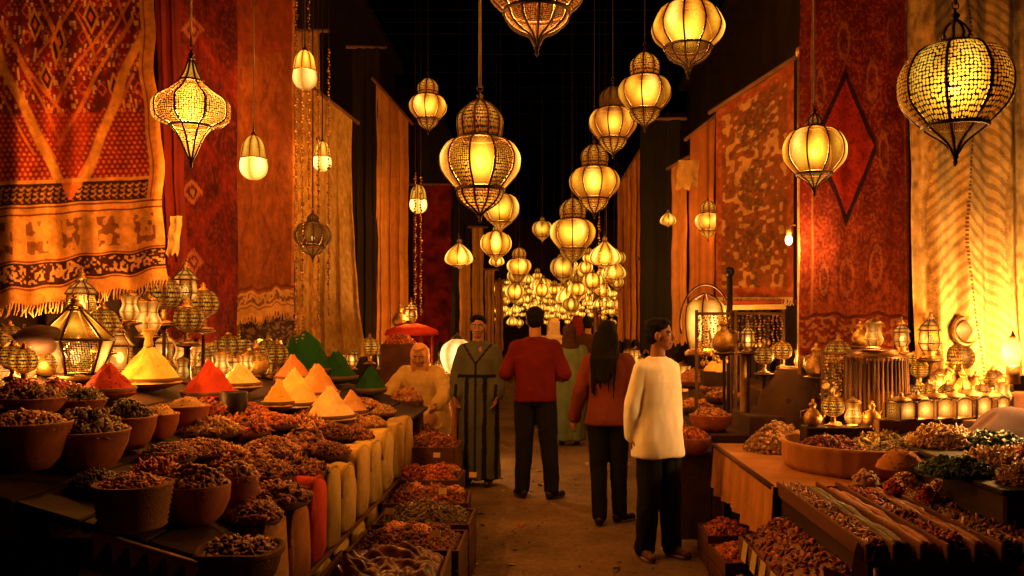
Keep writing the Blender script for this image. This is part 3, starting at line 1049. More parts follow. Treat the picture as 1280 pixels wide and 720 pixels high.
def reddia(U, V):
    x = 985 + U * 150; y = -30 + V * 476
    c = np.tile((.13, .011, .008), (len(x), 1)).astype(float)
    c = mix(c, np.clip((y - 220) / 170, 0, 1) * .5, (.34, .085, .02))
    c = mix(c, np.clip(vnoise(x / 2.5, y / 30, 3) * 1.8 - .8, 0, 1) * .5, (.17, .015, .01))
    ox, oy = 1048, 190
    l = np.abs(x - ox) / 43 + np.abs(y - oy) / 90
    c = mix(c, (l < 1) * .6, (.42, .03, .012))
    c = mix(c, (np.abs(l - 1) < .075).astype(float), (.02, .008, .008))
    for (a, b, sx, sy) in ((1050, 350, 15, 34), (1018, 355, 9, 28), (1090, 340, 12, 36), (1045, 60, 13, 34), (1085, 110, 11, 38), (1014, 120, 9, 36), (1100, 200, 10, 40), (1110, 50, 9, 30)):
        q = np.hypot((x - a) / sx, (y - b) / sy)
        c = mix(c, (q < 1) * np.where(vnoise(x / 3, y / 4, 4) > .35, .75, .2), (.12, .02, .012))
        c = mix(c, (np.abs(q - .6) < .12) * .5, (.4, .12, .04))
    fm = vnoise(x / 2.2, y / 2.6, 12); c = mix(c, (fm > .66) * (l > 1.1) * .5, (.3, .07, .025)); c = mix(c, (fm < .3) * .5, (.06, .008, .006))
    c = mix(c, ((np.abs(x - 1066) > 62) & (np.abs(x - 1066) < 65)) * .8, (.3, .1, .03))
    for xx in (1112, 1128, 994):
        c = mix(c, (np.abs(x - xx) < 5) * (vnoise(x / 3, y / 5, 7) > .5) * .7, (.15, .02, .012))
    c = mix(c, (y < 4).astype(float) * .8, (.12, .015, .01))
    c = mix(c, (np.abs(y - 399) < 2).astype(float), (.1, .02, .01))
    fl = (y > 402) & (y < 436)
    c = mix(c, fl * .8, (.15, .025, .015))
    c = mix(c, fl * (vnoise(x / 4, y / 3.5, 9) > .55) * .8, (.38, .14, .05))
    return c


def reddia_f(u, v):
    q = drape(1000, 1136, -40, 442, 6.7, 6.4, .014, 2)(u, v)
    return q


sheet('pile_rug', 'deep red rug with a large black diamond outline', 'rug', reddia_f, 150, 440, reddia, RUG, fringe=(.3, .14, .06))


def brownrug(U, V):
    x = 895 + U * 96; y = 90 + V * 285
    c = np.tile((.2, .062, .02), (len(x), 1)).astype(float)
    m_ = vnoise(x / 3.2, y / 3.6, 3)
    c = mix(c, (m_ > .6) * .75, (.14, .05, .02))
    c = mix(c, (vnoise(x / 5, y / 6, 5) > .66) * .7, (.5, .28, .1))
    mv = np.abs(x - 943) + 10 * np.sin(y / 13) < 13
    c = mix(c, mv * (m_ > .45) * .75, (.09, .045, .02))
    c = mix(c, ((U < .08) | (U > .9) | (V > .95) | (V < .05)) * .7, (.3, .06, .02))
    return c


def brownrug_f(u, v):
    px = 895 + 97 * u; py0 = 138 - 62 * u; Y = 8.6 - 1.2 * u
    q = P(px, py0 + (372 - py0) * v, Y)
    return (q.x, q.y + .015 * math.sin(u * 12 + v), q.z)


sheet('pile_rug', 'brown and orange mottled rug with floral all-over pattern', 'rug', brownrug_f, 110, 280, brownrug, RUG, fringe=(.5, .36, .18))
sheet('curtain', 'plain orange-brown cloth between the mottled rug and the dark shop front', 'curtain', drape(862, 893, (172, 148), 420, 9.8, 9.2, .03, 2), 40, 90, streak_col((.40, .14, .035), (.2, .06, .02), 7, 1, 8), CLOTH)
sheet('curtain', 'pale orange narrow cloth next to the dark shop front', 'curtain', drape(840, 858, (210, 200), 430, 10.6, 10.2, .03, 1.5), 24, 60, streak_col((.5, .24, .07), (.3, .11, .03), 6, 1, 9), CLOTH)
sheet('cloth_tag', 'small pale flag of cloth pinned on the orange-brown cloth', 'cloth', drape(848, 874, 200, 236, 9.1, 9.1, .02, 1, lean=-3), 12, 14, streak_col((.5, .32, .12), (.35, .2, .07), 4, 4), CLOTH, rod=False)
# black sheets added where the gaps between hangings hold only shade
sheet('curtain', 'black curtain in the gap between the red rug and the herringbone curtain', 'curtain', drape(1128, 1165, -60, 470, 7.2, 7.0, .02, 3), 30, 40, streak_col((.015, .01, .01), (.008, .006, .006), 7, 1, 9), CLOTH)
sheet('curtain', 'black curtain in the gap between the pale yellow cloth and the orange curtain', 'curtain', drape(440, 474, 60, 440, 11.2, 11.6, .03, 3), 30, 40, streak_col((.02, .012, .01), (.01, .006, .006), 7, 1, 9), CLOTH)  # sheet stands for shade alone, no curtain hangs here
sheet('wall_hanging', 'long dark strip hanging above the mottled rug', 'wall hanging', drape(800, 850, 150, 440, 11.6, 11.0, .02, 2), 30, 40, streak_col((.010, .011, .009), (.006, .005, .005), 7, 1, 9), CLOTH)  # sheet stands in for a dark shop front, not a hanging


# strings of beads
def bead_string(px, y0, y1, Y, lab, rad=.013, col=(.3, .15, .05)):
    a, b = P(px, y0, Y), P(px, y1, Y)
    t = thing('bead_string', lab, 'bead string', b, group='strings of brass beads on the wall')
    L_ = (a - b).length
    m = MB((.06, .03, .015)); m.tube([(0, 0, 0), (0, 0, CABLE_Z - b.z)], .003, 5); m.build('cord', IRON, t)
    n = int(L_ / (rad * 2.3))
    pos = np.array([(.006 * math.sin(i * 1.7), .004 * math.cos(i), L_ * (i + .5) / n) for i in range(n)])
    m = MB(); cs = np.clip(np.array(col) * RNG.uniform(.5, 1.5, (n, 1)), 0, 1)
    m.pebbles(pos, rad, cs, (1, 1, 1.1), seed=int(px))
    m.build('beads', BRASS, t)
    cable(round(Y * 2) / 2)


for px, y0, y1, Y, lab in ((370, -40, 430, 7.5, 'string of brass beads beside the orange-brown rug edge'), (378, 110, 425, 7.5, 'bead string hanging just under the high egg-shaped lamp'), (386, 0, 250, 7.5, 'shorter bead string that ends above the dark brass lantern'), (398, 100, 400, 8, 'bead string running past the small egg-shaped lamp'), (411, 60, 395, 8, 'bead string to the far side of the dark brass lantern'), (519, 215, 400, 10.5, 'bead string hanging under the egg lamp by the dark red panel'), (526, 220, 395, 10.5, 'second bead string close to the dark red panel'), (758, 345, 425, 11, 'bead string dangling under the onion lantern near the gold curtain'), (749, 270, 400, 10, 'bead string hanging beside the gold curtain')):
    bead_string(px, y0, y1, Y, lab, .012 if Y < 9 else .014)
# ------------------------------------------------------------------ stalls and goods
def onL(px, py):
    """point on the sloping display deck of the left stall that is seen at this place of the photo"""
    a, b = (px - VX) / F, (py - VY) / F
    Y = 1.185 / (b - .3 * a)
    return Vector((a * Y, Y, .465 - .3 * a * Y))


def onZ(px, py, z):
    Y = (EYE - z) * F / (py - VY)
    return Vector(((px - VX) * Y / F, Y, z))


def onR(px, py):
    a, b = (px - VX) / F, (py - VY) / F
    Y = 1.525 / (b + .5 * a)
    return Vector((a * Y, Y, .125 + .5 * a * Y))


def cloth_fold(mb, x0, x1, y, z0, z1, amp=.02, k=9, nu=60, nv=14, axis='y', sgn=-1, seed=0):
    def f(u, v):
        d = amp * (math.sin(u * k * 2 * PI + seed) + .5 * math.sin(u * k * 4.7 * PI + seed * 2)) * (.25 + .75 * v) + .02 * v
        a = x0 + (x1 - x0) * u
        z = z0 + (z1 - z0) * v + .012 * math.sin(u * 13 + seed) * v
        return (a, y + sgn * d, z) if axis == 'y' else (y + sgn * d, a, z)
    mb.grid(f, nu, nv)


# ---- the left stall itself
st = thing('spice_stall', 'long wooden stall with sloping deck under the bowls and spice cones', 'stall', (-1.9, 5.6, 0))
def LX(x, y, z): return (x + 1.9, y - 5.6, z)
m = MB((.035, .016, .009))
ang = math.atan(.3)
for i in range(9):
    xx = -1.30 - i * .235
    m.box(LX(xx, 5.9, .84 + .3 * (-1.25 - xx) - .03), (.235, 5.6, .035), Matrix.Rotation(ang, 3, 'Y'), .006)
m.build('deck', WOOD, st)
for x, y in ((-1.36, 3.25), (-3.1, 3.25), (-1.36, 5.9), (-1.36, 8.5), (-3.1, 8.5)):
    m = MB((.05, .025, .012)); hh = .84 + .3 * (-1.25 - x) - .06; m.box(LX(x, y, hh / 2), (.08, .08, hh), bev=.008); m.build('leg', WOOD, st)
m = MB((.04, .02, .012)); m.box(LX(-1.33, 5.9, .42), (.03, 5.4, .70), bev=.004); m.build('front_board', WOOD, st)
m = MB((.10, .035, .018)); m.box(LX(-1.185, 5.35, .455), (.13, 4.3, .03), bev=.006); m.build('ledge', WOOD, st)
for yy in (3.5, 5.3, 7.2):
    m = MB((.06, .03, .015)); m.box(LX(-1.2, yy, .22), (.05, .05, .44), bev=.005); m.build('ledge_post', WOOD, st)
m = MB((.02, .012, .01)); m.box(LX(-2.25, 3.16, .45), (1.75, .04, .8), bev=.005)
m.build('end_board', WOOD, st)
# zigzag valance of the near end
va = MB((.42, .26, .06))
RV = Matrix.Rotation(ang, 3, 'Y')
def vbox(dx, y, dz, s_, col=None):
    c_ = RV @ Vector((dx, 0, dz)); p0 = LX(-1.39, y, .862)
    va.box((p0[0] + c_.x, p0[1], p0[2] + c_.z), s_, RV, .003, col)
vbox(0, 3.072, -.075, (.40, .012, .12), (.06, .02, .012))
vbox(0, 3.066, -.008, (.41, .024, .022))
vbox(0, 3.066, -.150, (.41, .022, .040), (.48, .30, .05))
for i in range(6):
    x = -.17 + i * .067
    q = [RV @ Vector(k) for k in ((x - .028, 0, -.02), (x + .028, 0, -.02), (x, 0, -.09))]
    p0 = LX(-1.39, 3.062, .862)
    va.add([(p0[0] + k.x, p0[1], p0[2] + k.z) for k in q], [(0, 1, 2)], cols=(.5, .32, .12), smooth=False)
va.build('zigzag_valance', CLOTH, st)
# pierced chest in the dark corner
ch = thing('lattice_chest', 'dark chest with a pale lattice front in the shadowy corner below the clay bowl', 'chest', (-1.86, 3.08, .72))
m = MB((.03, .016, .01)); m.box((0, .1, -.06), (.42, .24, .36), bev=.01); m.build('body', WOOD, ch)
m = MB((.16, .10, .06))
for r in range(4):
    for k in range(15):
        m.box((-.18 + k * .026 + (.013 if r % 2 else 0), -.03, .04 - r * .035), (.010, .012, .026), bev=.003)
m.build('lattice', WOOD, ch)

# ---- goods
DATE = [(.17, .036, .013), (.26, .065, .022), (.07, .016, .008), (.38, .12, .035)]
NUT = [(.52, .20, .06), (.38, .12, .04), (.62, .32, .11), (.16, .05, .02)]
REDN = [(.5, .08, .022), (.3, .05, .018), (.55, .17, .04), (.12, .025, .012)]
HERB = [(.15, .12, .03), (.22, .15, .045), (.08, .06, .02), (.3, .2, .07)]
PALE = [(.5, .3, .12), (.4, .22, .08), (.55, .36, .16), (.3, .15, .05)]
GREEN = [(.02, .07, .03), (.03, .10, .035), (.015, .045, .025), (.08, .12, .03)]
MIXD = [(.25, .2, .07), (.1, .04, .02), (.06, .06, .04), (.35, .2, .08)]


def heap(label, cat, c, R, h, kind, cols, seed, group=None, name=None, squash=1.0, rotz=0.):
    rng = np.random.RandomState(seed)
    mb = MB()
    nr, na = (18, 48) if kind == 'cone' else (12, 36)
    cols = np.array(cols, float)
    rough = {'cone': .17, 'dome': .09}.get(kind, .16)

    def hz(rr, a):
        t = rr
        nz = mnoise.noise(Vector((math.cos(a) * rr * 2.4 + seed, math.sin(a) * rr * 2.4, seed * .7))) + .5 * mnoise.noise(Vector((math.cos(a) * rr * 6 + seed, math.sin(a) * rr * 6, seed * .3)))
        if kind == 'cone':
            nz += .5 * mnoise.noise(Vector((math.cos(a) * 3.5 + seed, math.sin(a) * 3.5, t * 2.5 + seed))) + .35 * mnoise.noise(Vector((math.cos(a) * 9 + seed, math.sin(a) * 9, t * 9)))
            base = (1 - t) * .86 + .14 * (1 - t * t) if t > .1 else .905 + .0 * t - 5 * t * t * .5 + .0
            return h * base * (1 + rough * nz) if t < 1 else 0
        return h * max(0, (1 - t ** 2.2)) * (1 + rough * 2 * nz)
    V = [(0, 0, hz(0, 0))]
    for j in range(1, nr + 1):
        for i in range(na):
            a = 2 * PI * i / na; t = j / nr
            rr = R * t * (1 + .03 * mnoise.noise(Vector((math.cos(a) * 2, math.sin(a) * 2, seed))))
            V.append((rr * math.cos(a), rr * math.sin(a) * squash, hz(t, a) if j < nr else -.01))
    fs = [(0, 1 + i, 1 + (i + 1) % na) for i in range(na)]
    for j in range(nr - 1):
        for i in range(na):
            a = 1 + j * na + i; b = 1 + j * na + (i + 1) % na
            fs.append((a, a + na, b + na, b))
    mb.add(V, fs, cols=cols[0] * (.55 if kind not in ('cone', 'dome') else 1))
    n = int(min(900, 220 + 2600 * R)) if R > .07 else 110
    if kind in ('nuts', 'dates', 'herbs', 'pods'):
        rr = np.sqrt(rng.rand(n)); an = rng.rand(n) * 2 * PI
        pos = np.array([(R * r * math.cos(a), R * r * math.sin(a) * squash, hz(r, a) + .004) for r, a in zip(rr, an)])
        cc = cols[rng.randint(0, len(cols), n)] * rng.uniform(.7, 1.3, (n, 1))
        sz = {'nuts': .0105, 'dates': .0125, 'herbs': .012, 'pods': .0115}[kind]
        sz *= .62 + .95 * ((seed * 37) % 100) / 100
        n = int(n * min(1.6, (.0115 / sz) ** 1.3)) if sz > .0115 else int(n * 1.3)
        rr = np.sqrt(rng.rand(n)); an = rng.rand(n) * 2 * PI
        pos = np.array([(R * r * math.cos(a), R * r * math.sin(a) * squash, hz(r, a) + .004) for r, a in zip(rr, an)])
        cc = cols[rng.randint(0, len(cols), n)] * rng.uniform(.6, 1.35, (n, 1))
        if R < .1:
            sz *= .75
        stt = {'nuts': (1.2, .95, .8), 'dates': (1.7, .75, .7), 'herbs': (1.6, .8, .22), 'pods': (2.4, .55, .5)}[kind]
        mb.pebbles(pos, sz, np.clip(cc, 0, 1), stt, seed=seed)
    elif kind in ('cone', 'dome'):
        n = 90
        rr = np.sqrt(rng.rand(n)); an = rng.rand(n) * 2 * PI
        pos = np.array([(R * r * math.cos(a), R * r * math.sin(a), hz(r, a)) for r, a in zip(rr, an)])
        mb.pebbles(pos, .0045, np.clip(cols[0] * rng.uniform(.88, 1.1, (n, 1)), 0, 1), seed=seed)
    o = mb.build(name or {'cone': 'spice_cone', 'dome': 'spice_heap', 'nuts': 'nut_heap', 'dates': 'date_heap', 'herbs': 'herb_heap', 'pods': 'pod_heap'}[kind], SPICE if kind in ('cone', 'dome') else GOODS, loc=c)
    o.rotation_euler = (0, 0, rotz)
    return tag(o, label, cat, group)


def vessel(label, c, R, h, style, seed, cat='bowl', group=None):
    mb = MB()
    if style == 'clay':
        tone = np.array((.30, .085, .03)) * RNG.uniform(.75, 1.2); mb.col = tone
        prof = [(.55 * R, 0), (.78 * R, h * .25), (.95 * R, h * .65), (R, h * .95), (R * 1.03, h), (R * 1.0, h * 1.03), (R * .93, h * .98), (R * .88, h * .6), (.4 * R, h * .3)]
        mat, nm = CLAY, 'clay_bowl'
    elif style == 'pot':
        mb.col = np.array((.30, .085, .028)) * RNG.uniform(.8, 1.2)
        prof = [(.58 * R, 0), (.80 * R, h * .2), (.97 * R, h * .55), (1.0 * R, h * .9), (R * 1.0, h * .97), (R * .98, h), (R * .9, h * .97), (R * .88, h * .6), (.4 * R, h * .5)]
        mat, nm = CLAY, 'clay_pot'
    elif style == 'wood':
        mb.col = (.10, .045, .02)
        prof = [(.7 * R, 0), (.92 * R, h * .4), (R, h), (R * .95, h * 1.02), (R * .9, h * .6), (.4 * R, h * .4)]
        mat, nm = WOOD, 'wooden_bowl'
    elif style == 'basket':
        mb.col = (.24, .12, .045)
        prof = [(.8 * R, 0)]
        k = 9
        for i in range(k):
            z0 = h * i / k; z1 = h * (i + .5) / k
            rr = R * (.82 + .18 * (i / k))
            prof += [(rr, z0 + h * .01), (rr + .009, z1)]
        prof += [(R * 1.04, h), (R * .95, h), (R * .86, h * .6), (.4 * R, h * .5)]
        mat, nm = JUTE, 'woven_basket'
    else:
        mb.col = (.13, .05, .022)
        prof = [(.5 * R, 0), (.95 * R, h * .4), (1.05 * R, h), (R * 1.0, h * 1.05), (.5 * R, h * .6)]
        mat, nm = CLAY, 'clay_dish'
    mb.lathe(prof, 36, wob=.02, seed=seed)
    o = mb.build(nm, mat, loc=c)
    return tag(o, label, cat, group)


# bowls and pots: px, py(base), radius px, height px, style, kind, colours, heap height px, what
BOWLS = [
    (24, 588, 52, 58, 'clay', 'nuts', NUT, 14, 'clay bowl of brown nuts cut by the picture edge'),
    (97, 590, 53, 50, 'clay', 'herbs', [(.3, .2, .1), (.24, .15, .07), (.4, .28, .13), (.2, .12, .05)], 22, 'big clay bowl of pale flakes above the lattice chest'),
    (155, 562, 34, 40, 'clay', 'herbs', HERB, 20, 'clay bowl of green-brown herbs with a deep shadow side'),
    (197, 548, 23, 30, 'clay', 'dome', [(.55, .32, .09)], 12, 'small clay bowl of pale yellow powder beside the herbs'),
    (229, 538, 28, 30, 'clay', 'dome', [(.52, .30, .10)], 12, 'wide clay bowl of cream powder before the bright red cone'),
    (160, 662, 46, 56, 'basket', 'nuts', REDN, 10, 'woven basket of red dried fruit above the zigzag valance'),
    (237, 656, 44, 50, 'pot', 'nuts', NUT, 20, 'fat clay pot heaped with brown nuts, foremost of the pots'),
    (291, 640, 29, 46, 'pot', 'nuts', NUT, 14, 'clay pot half hidden behind the foremost nut pot'),
    (96, 520, 30, 20, 'clay', 'herbs', HERB, 12, 'low clay bowl of olive herbs behind the big bowl of flakes'),
    (36, 520, 36, 22, 'clay', 'herbs', [(.2, .1, .05), (.26, .14, .06)], 12, 'low clay bowl of dull brown leaves near the big polygon lantern'),
]
sd = 100
for px, py, r, hpx, stl, kind, cols, hh, lab in BOWLS:
    p = onL(px, py); Y = p.y
    R = S(r, Y); h = S(hpx, Y)
    p.y += R * .3
    sd += 1
    vessel(lab, p, R, h, stl, sd)
    cont = {'nuts': 'nut pile', 'herbs': 'flake pile', 'dome': 'powder mound'}[kind]
    heap(f'{cont} in the {lab}', 'heap', p + Vector((0, 0, h * .86)), R * .93, S(hh, Y) + h * .1, kind, cols, sd)

# low wooden bowls of dates and nuts crowding the deck behind the sacks
DECKHEAPS = [
    (250, 572, 34, 'nuts', NUT, 'brown nut heap right behind the foremost pots'),
    (212, 578, 26, 'nuts', [(.4, .12, .03), (.2, .06, .02), (.08, .03, .02)], 'small orange-red fruit heap behind the foremost nut pot'),
    (295, 585, 34, 'herbs', NUT, 'brown nut heap touching the half hidden pot'),
    (330, 600, 30, 'dates', DATE, 'dark date heap beside the half hidden pot'),
    (262, 545, 30, 'herbs', [(.5, .26, .08), (.36, .16, .05), (.6, .36, .13)], 'nut heap in front of the cream powder bowl'),
    (300, 545, 28, 'pods', REDN, 'heap of red-brown pods below the bright red cone'),
    (338, 570, 30, 'nuts', NUT, 'light brown nut heap at the centre of the deck'),
    (372, 598, 28, 'pods', DATE, 'dark date heap behind the red sack'),
    (375, 566, 27, 'dates', DATE, 'dark date heap between the nut heap and the olive sack'),
    (337, 535, 27, 'nuts', REDN, 'red-brown fruit heap in front of the lemon yellow cone'),
    (375, 540, 26, 'pods', NUT, 'brown nut heap in front of the pale orange cone'),
    (408, 572, 24, 'dates', DATE, 'dark date heap right behind the third sack'),
    (410, 548, 24, 'herbs', [(.2, .06, .02), (.12, .03, .014)], 'reddish date heap behind the fourth sack'),
    (440, 552, 20, 'dates', DATE, 'dark date heap near the pale sacks'),
    (440, 536, 20, 'nuts', [(.5, .22, .06), (.4, .16, .05)], 'orange nut heap close to the last pale sacks'),
    (462, 536, 17, 'nuts', [(.5, .24, .06), (.4, .18, .05)], 'golden nut heap at the far corner of the deck'),
    (250, 522, 22, 'pods', REDN, 'red pod heap left of the dark tin'),
    (310, 522, 20, 'nuts', REDN, 'small red fruit heap right of the dark tin'),
    (455, 512, 16, 'nuts', NUT, 'small nut heap below the darkest green mound'),
    (478, 520, 14, 'nuts', PALE, 'tiny pale heap at the aisle corner of the deck'),
    (318, 655, 26, 'dates', DATE, 'dark date heap at the near corner behind the brown sack'),
    (196, 600, 22, 'pods', REDN, 'red pod heap wedged behind the foremost nut pot'),
    (120, 615, 24, 'herbs', HERB, 'low olive herb heap below the big bowl of flakes'),
    (345, 632, 34, 'dates', DATE, 'big dark date heap close to the dark orange sack'),
    (390, 522, 22, 'dates', DATE, 'dark date heap between the two pale orange cones'),
]
for i, (px, py, r, kind, cols, lab) in enumerate(DECKHEAPS):
    p = onL(px, py); Y = p.y; R = S(r, Y) * 1.15
    R *= 1.12
    vessel(f'low bowl under the {lab}', p + Vector((0, 0, -.01)), R, .04, 'wood', i)
    heap(lab, 'heap', p + Vector((0, 0, .028)), R * .97, .035 + .14 * R, kind, cols, 200 + i)

# cones of ground spice
CONES = [
    (186, 486, 39, 46, 'cone', (.66, .45, .11), 'tall mustard yellow spice cone topped with a jar, beside the polygon lantern'),
    (136, 500, 32, 36, 'cone', (.30, .028, .014), 'dark red spice cone at the foot of the mustard cone'),
    (262, 502, 34, 42, 'cone', (.42, .04, .014), 'bright red spice cone in a clay dish'),
    (300, 490, 27, 28, 'cone', (.72, .52, .2), 'pale cream spice cone behind the bright red one'),
    (366, 514, 34, 44, 'cone', (.76, .55, .16), 'lemon yellow spice cone in the middle of the deck'),
    (348, 514, 20, 32, 'cone', (.74, .40, .06), 'small yellow-orange cone leaning on the lemon yellow one'),
    (396, 500, 28, 38, 'cone', (.70, .30, .08), 'orange spice cone behind the lemon yellow one'),
    (366, 480, 24, 30, 'cone', (.58, .2, .06), 'rust orange spice cone below the large green mound'),
    (412, 530, 34, 38, 'cone', (.80, .52, .22), 'pale orange spice cone nearest to the pale sacks'),
    (440, 524, 20, 30, 'cone', (.70, .36, .12), 'slim apricot cone behind the pale orange one'),
    (380, 470, 33, 48, 'dome', (.012, .075, .02), 'large bright green mound of herbs, highest of the greens'),
    (420, 479, 27, 34, 'cone', (.012, .065, .02), 'middle green mound in a dark bowl'),
    (463, 494, 21, 32, 'cone', (.012, .06, .02), 'smallest green cone nearest the aisle'),
    (492, 470, 16, 12, 'dome', (.55, .3, .08), 'low orange-yellow mound beside the smallest green cone'),
]
for i, (px, py, r, hpx, kind, col, lab) in enumerate(CONES):
    p = onL(px, py); Y = p.y; R = S(r, Y); h = S(hpx, Y)
    vessel(f'clay dish under the {" ".join(lab.split()[:12])}'.rstrip(','), p, R * .98, .07, 'dish', 40 + i)
    heap(lab, 'spice heap', p + Vector((0, 0, .05)), R, h, kind, [col], 300 + i)
jar = MB((.5, .34, .12)); jar.lathe([(.02, 0), (.03, .01), (.022, .05), (.04, .10), (.045, .11), (.03, .112)], 12)
pc = onL(186, 486)
tag(jar.build('paper_funnel', CLOTH, loc=pc + Vector((0, 0, .05 + S(43, pc.y)))), 'pale little funnel standing on the tip of the mustard cone', 'funnel')
tin = MB((.02, .012, .01)); tin.lathe([(.08, 0), (.085, .01), (.085, .15), (.078, .155), (.07, .15), (.07, .1)], 20)
tag(tin.build('tin', IRON, loc=onL(292, 520)), 'dark round tin between the bright red cone and the red fruit', 'tin')


# ---- upright sacks along the ledge
def sack(label, y, wd, ht, th, tone, x=-1.115, z=.471, cat='sack', group=None, seed=0, top=None):
    t = thing('sack', label, cat, (x - th / 2, y, z), group=group)
    rings, n = [], 40
    for j in range(13):
        s = j / 12 * 2 - 1
        sc_ = (1 - abs(s) ** 5) ** .2 if abs(s) < 1 else 0
        sc_ = .80 + .20 * max(0, (1 - abs(s) ** 3.5))
        ring = []
        for i in range(n):
            a = 2 * PI * i / n
            cx, cz = math.cos(a), math.sin(a)
            e = .45 if cz < 0 else .75
            yy = wd / 2 * math.copysign(abs(cx) ** (.35 if cz < .0 else .62), cx) * sc_
            zz = ht / 2 + ht / 2 * math.copysign(abs(cz) ** e, cz) * (1 - (1 - sc_) * .35)
            nz = mnoise.noise(Vector((s * 2 + seed * 3, yy * 9, zz * 7)))
            nz2 = mnoise.noise(Vector((seed * 5, yy * 22, zz * 6))) + .6 * (.4 - abs(mnoise.noise(Vector((seed, yy * 14 + zz * 9, zz * 16)))))
            ring.append((s * th / 2 + .014 * nz + .009 * nz2 * max(0, s), yy + .014 * mnoise.noise(Vector((zz * 8, seed, s))), max(0, zz + .014 * mnoise.noise(Vector((yy * 9, seed * 3, s))) * (zz / ht))))
        rings.append(ring)
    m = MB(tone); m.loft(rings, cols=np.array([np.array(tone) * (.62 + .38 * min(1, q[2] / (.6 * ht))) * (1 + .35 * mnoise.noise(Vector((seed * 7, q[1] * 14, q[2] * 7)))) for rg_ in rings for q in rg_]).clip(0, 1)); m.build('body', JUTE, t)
    # rolled hem over the crown and a side seam
    hm = MB(tuple(k * .8 for k in tone))
    pts = [(th / 2 * .80, wd / 2 * .93 * math.copysign(abs(math.cos(a)) ** .62, math.cos(a)), ht / 2 + ht / 2 * .97 * max(0, math.sin(a)) ** .75) for a in np.linspace(.05, PI - .05, 22)]
    hm.tube(pts, .011, 6)
    hm.build('rolled_hem', JUTE, t)
    return t


SACKY = [(3.62, .34, 'dull brown', (.26, .12, .045)), (4.0, .31, 'dark orange', (.34, .13, .04)), (4.32, .27, 'bright red', (.45, .045, .015)), (4.62, .29, 'olive yellow', (.40, .26, .065)), (4.98, .30, 'pale yellow', (.50, .32, .085)),
         (5.36, .33, 'pale yellow', (.50, .31, .09)), (5.76, .31, 'pale yellow', (.52, .34, .10)), (6.2, .36, 'pale yellow', (.52, .34, .10)), (6.66, .36, 'pale yellow', (.52, .33, .10)), (7.1, .36, 'pale yellow', (.5, .32, .1))]
ORD = ['first', 'second', 'third', 'fourth', 'fifth', 'sixth', 'seventh', 'eighth', 'ninth', 'last']
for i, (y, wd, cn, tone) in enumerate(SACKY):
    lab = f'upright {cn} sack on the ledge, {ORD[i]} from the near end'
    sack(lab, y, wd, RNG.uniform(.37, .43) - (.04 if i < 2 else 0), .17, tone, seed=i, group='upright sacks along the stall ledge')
for i, y in enumerate((3.7, 4.12, 4.55, 4.98, 5.42, 5.86, 6.3)):
    sack(f'yellow sack standing on the ground under the ledge, {ORD[i]} from the near end', y, .39, .42, .15, (.46, .31, .08), x=-1.16, z=.005, seed=20 + i, group='sacks under the ledge')
# big open sack at the bottom edge
sk = thing('open_sack', 'open sack of very dark dried fruit at the bottom edge by the brown sack', 'sack', onL(300, 712))
m = MB((.09, .04, .018)); m.lathe([(.12, -.02), (.135, .02), (.14, .05), (.145, .07), (.13, .075), (.12, .06), (.08, .05)], 32, wob=.05, seed=3); m.build('body', JUTE, sk)
m = MB((.14, .07, .03)); m.tube([(.143 * math.cos(a), .143 * math.sin(a), .07 + .006 * math.sin(3 * a)) for a in np.linspace(0, 2 * PI, 30)], .012, 6, caps=False); m.build('rolled_rim', JUTE, sk)
heap('dark heap of dried fruit inside the open sack at the bottom edge', 'heap', onL(300, 712) + Vector((0, 0, .05)), .125, .04, 'dates', DATE, 77)

# ---- crates on the ground beside the ledge
def crate(label, c, sx, sy, sz, tone=(.10, .045, .02), tilt=0.):
    t = thing('wooden_crate', label, 'crate', c, rotz=tilt)
    for sgn, nm in ((-1, 'side_board'), (1, 'side_board')):
        m = MB(tone)
        for k in range(3):
            m.box((sgn * (sx / 2 - .01), 0, sz * (k + .5) / 3), (.018, sy, sz / 3 - .012), bev=.003)
        m.build(nm, WOOD, t)
        m = MB(tone)
        for k in range(3):
            m.box((0, sgn * (sy / 2 - .01), sz * (k + .5) / 3), (sx - .042, .018, sz / 3 - .012), bev=.003)
        m.build('end_board', WOOD, t)
    m = MB(tuple(k * .7 for k in tone)); m.box((0, 0, .05), (sx - .045, sy - .045, .02)); m.build('bottom_board', WOOD, t)
    return t


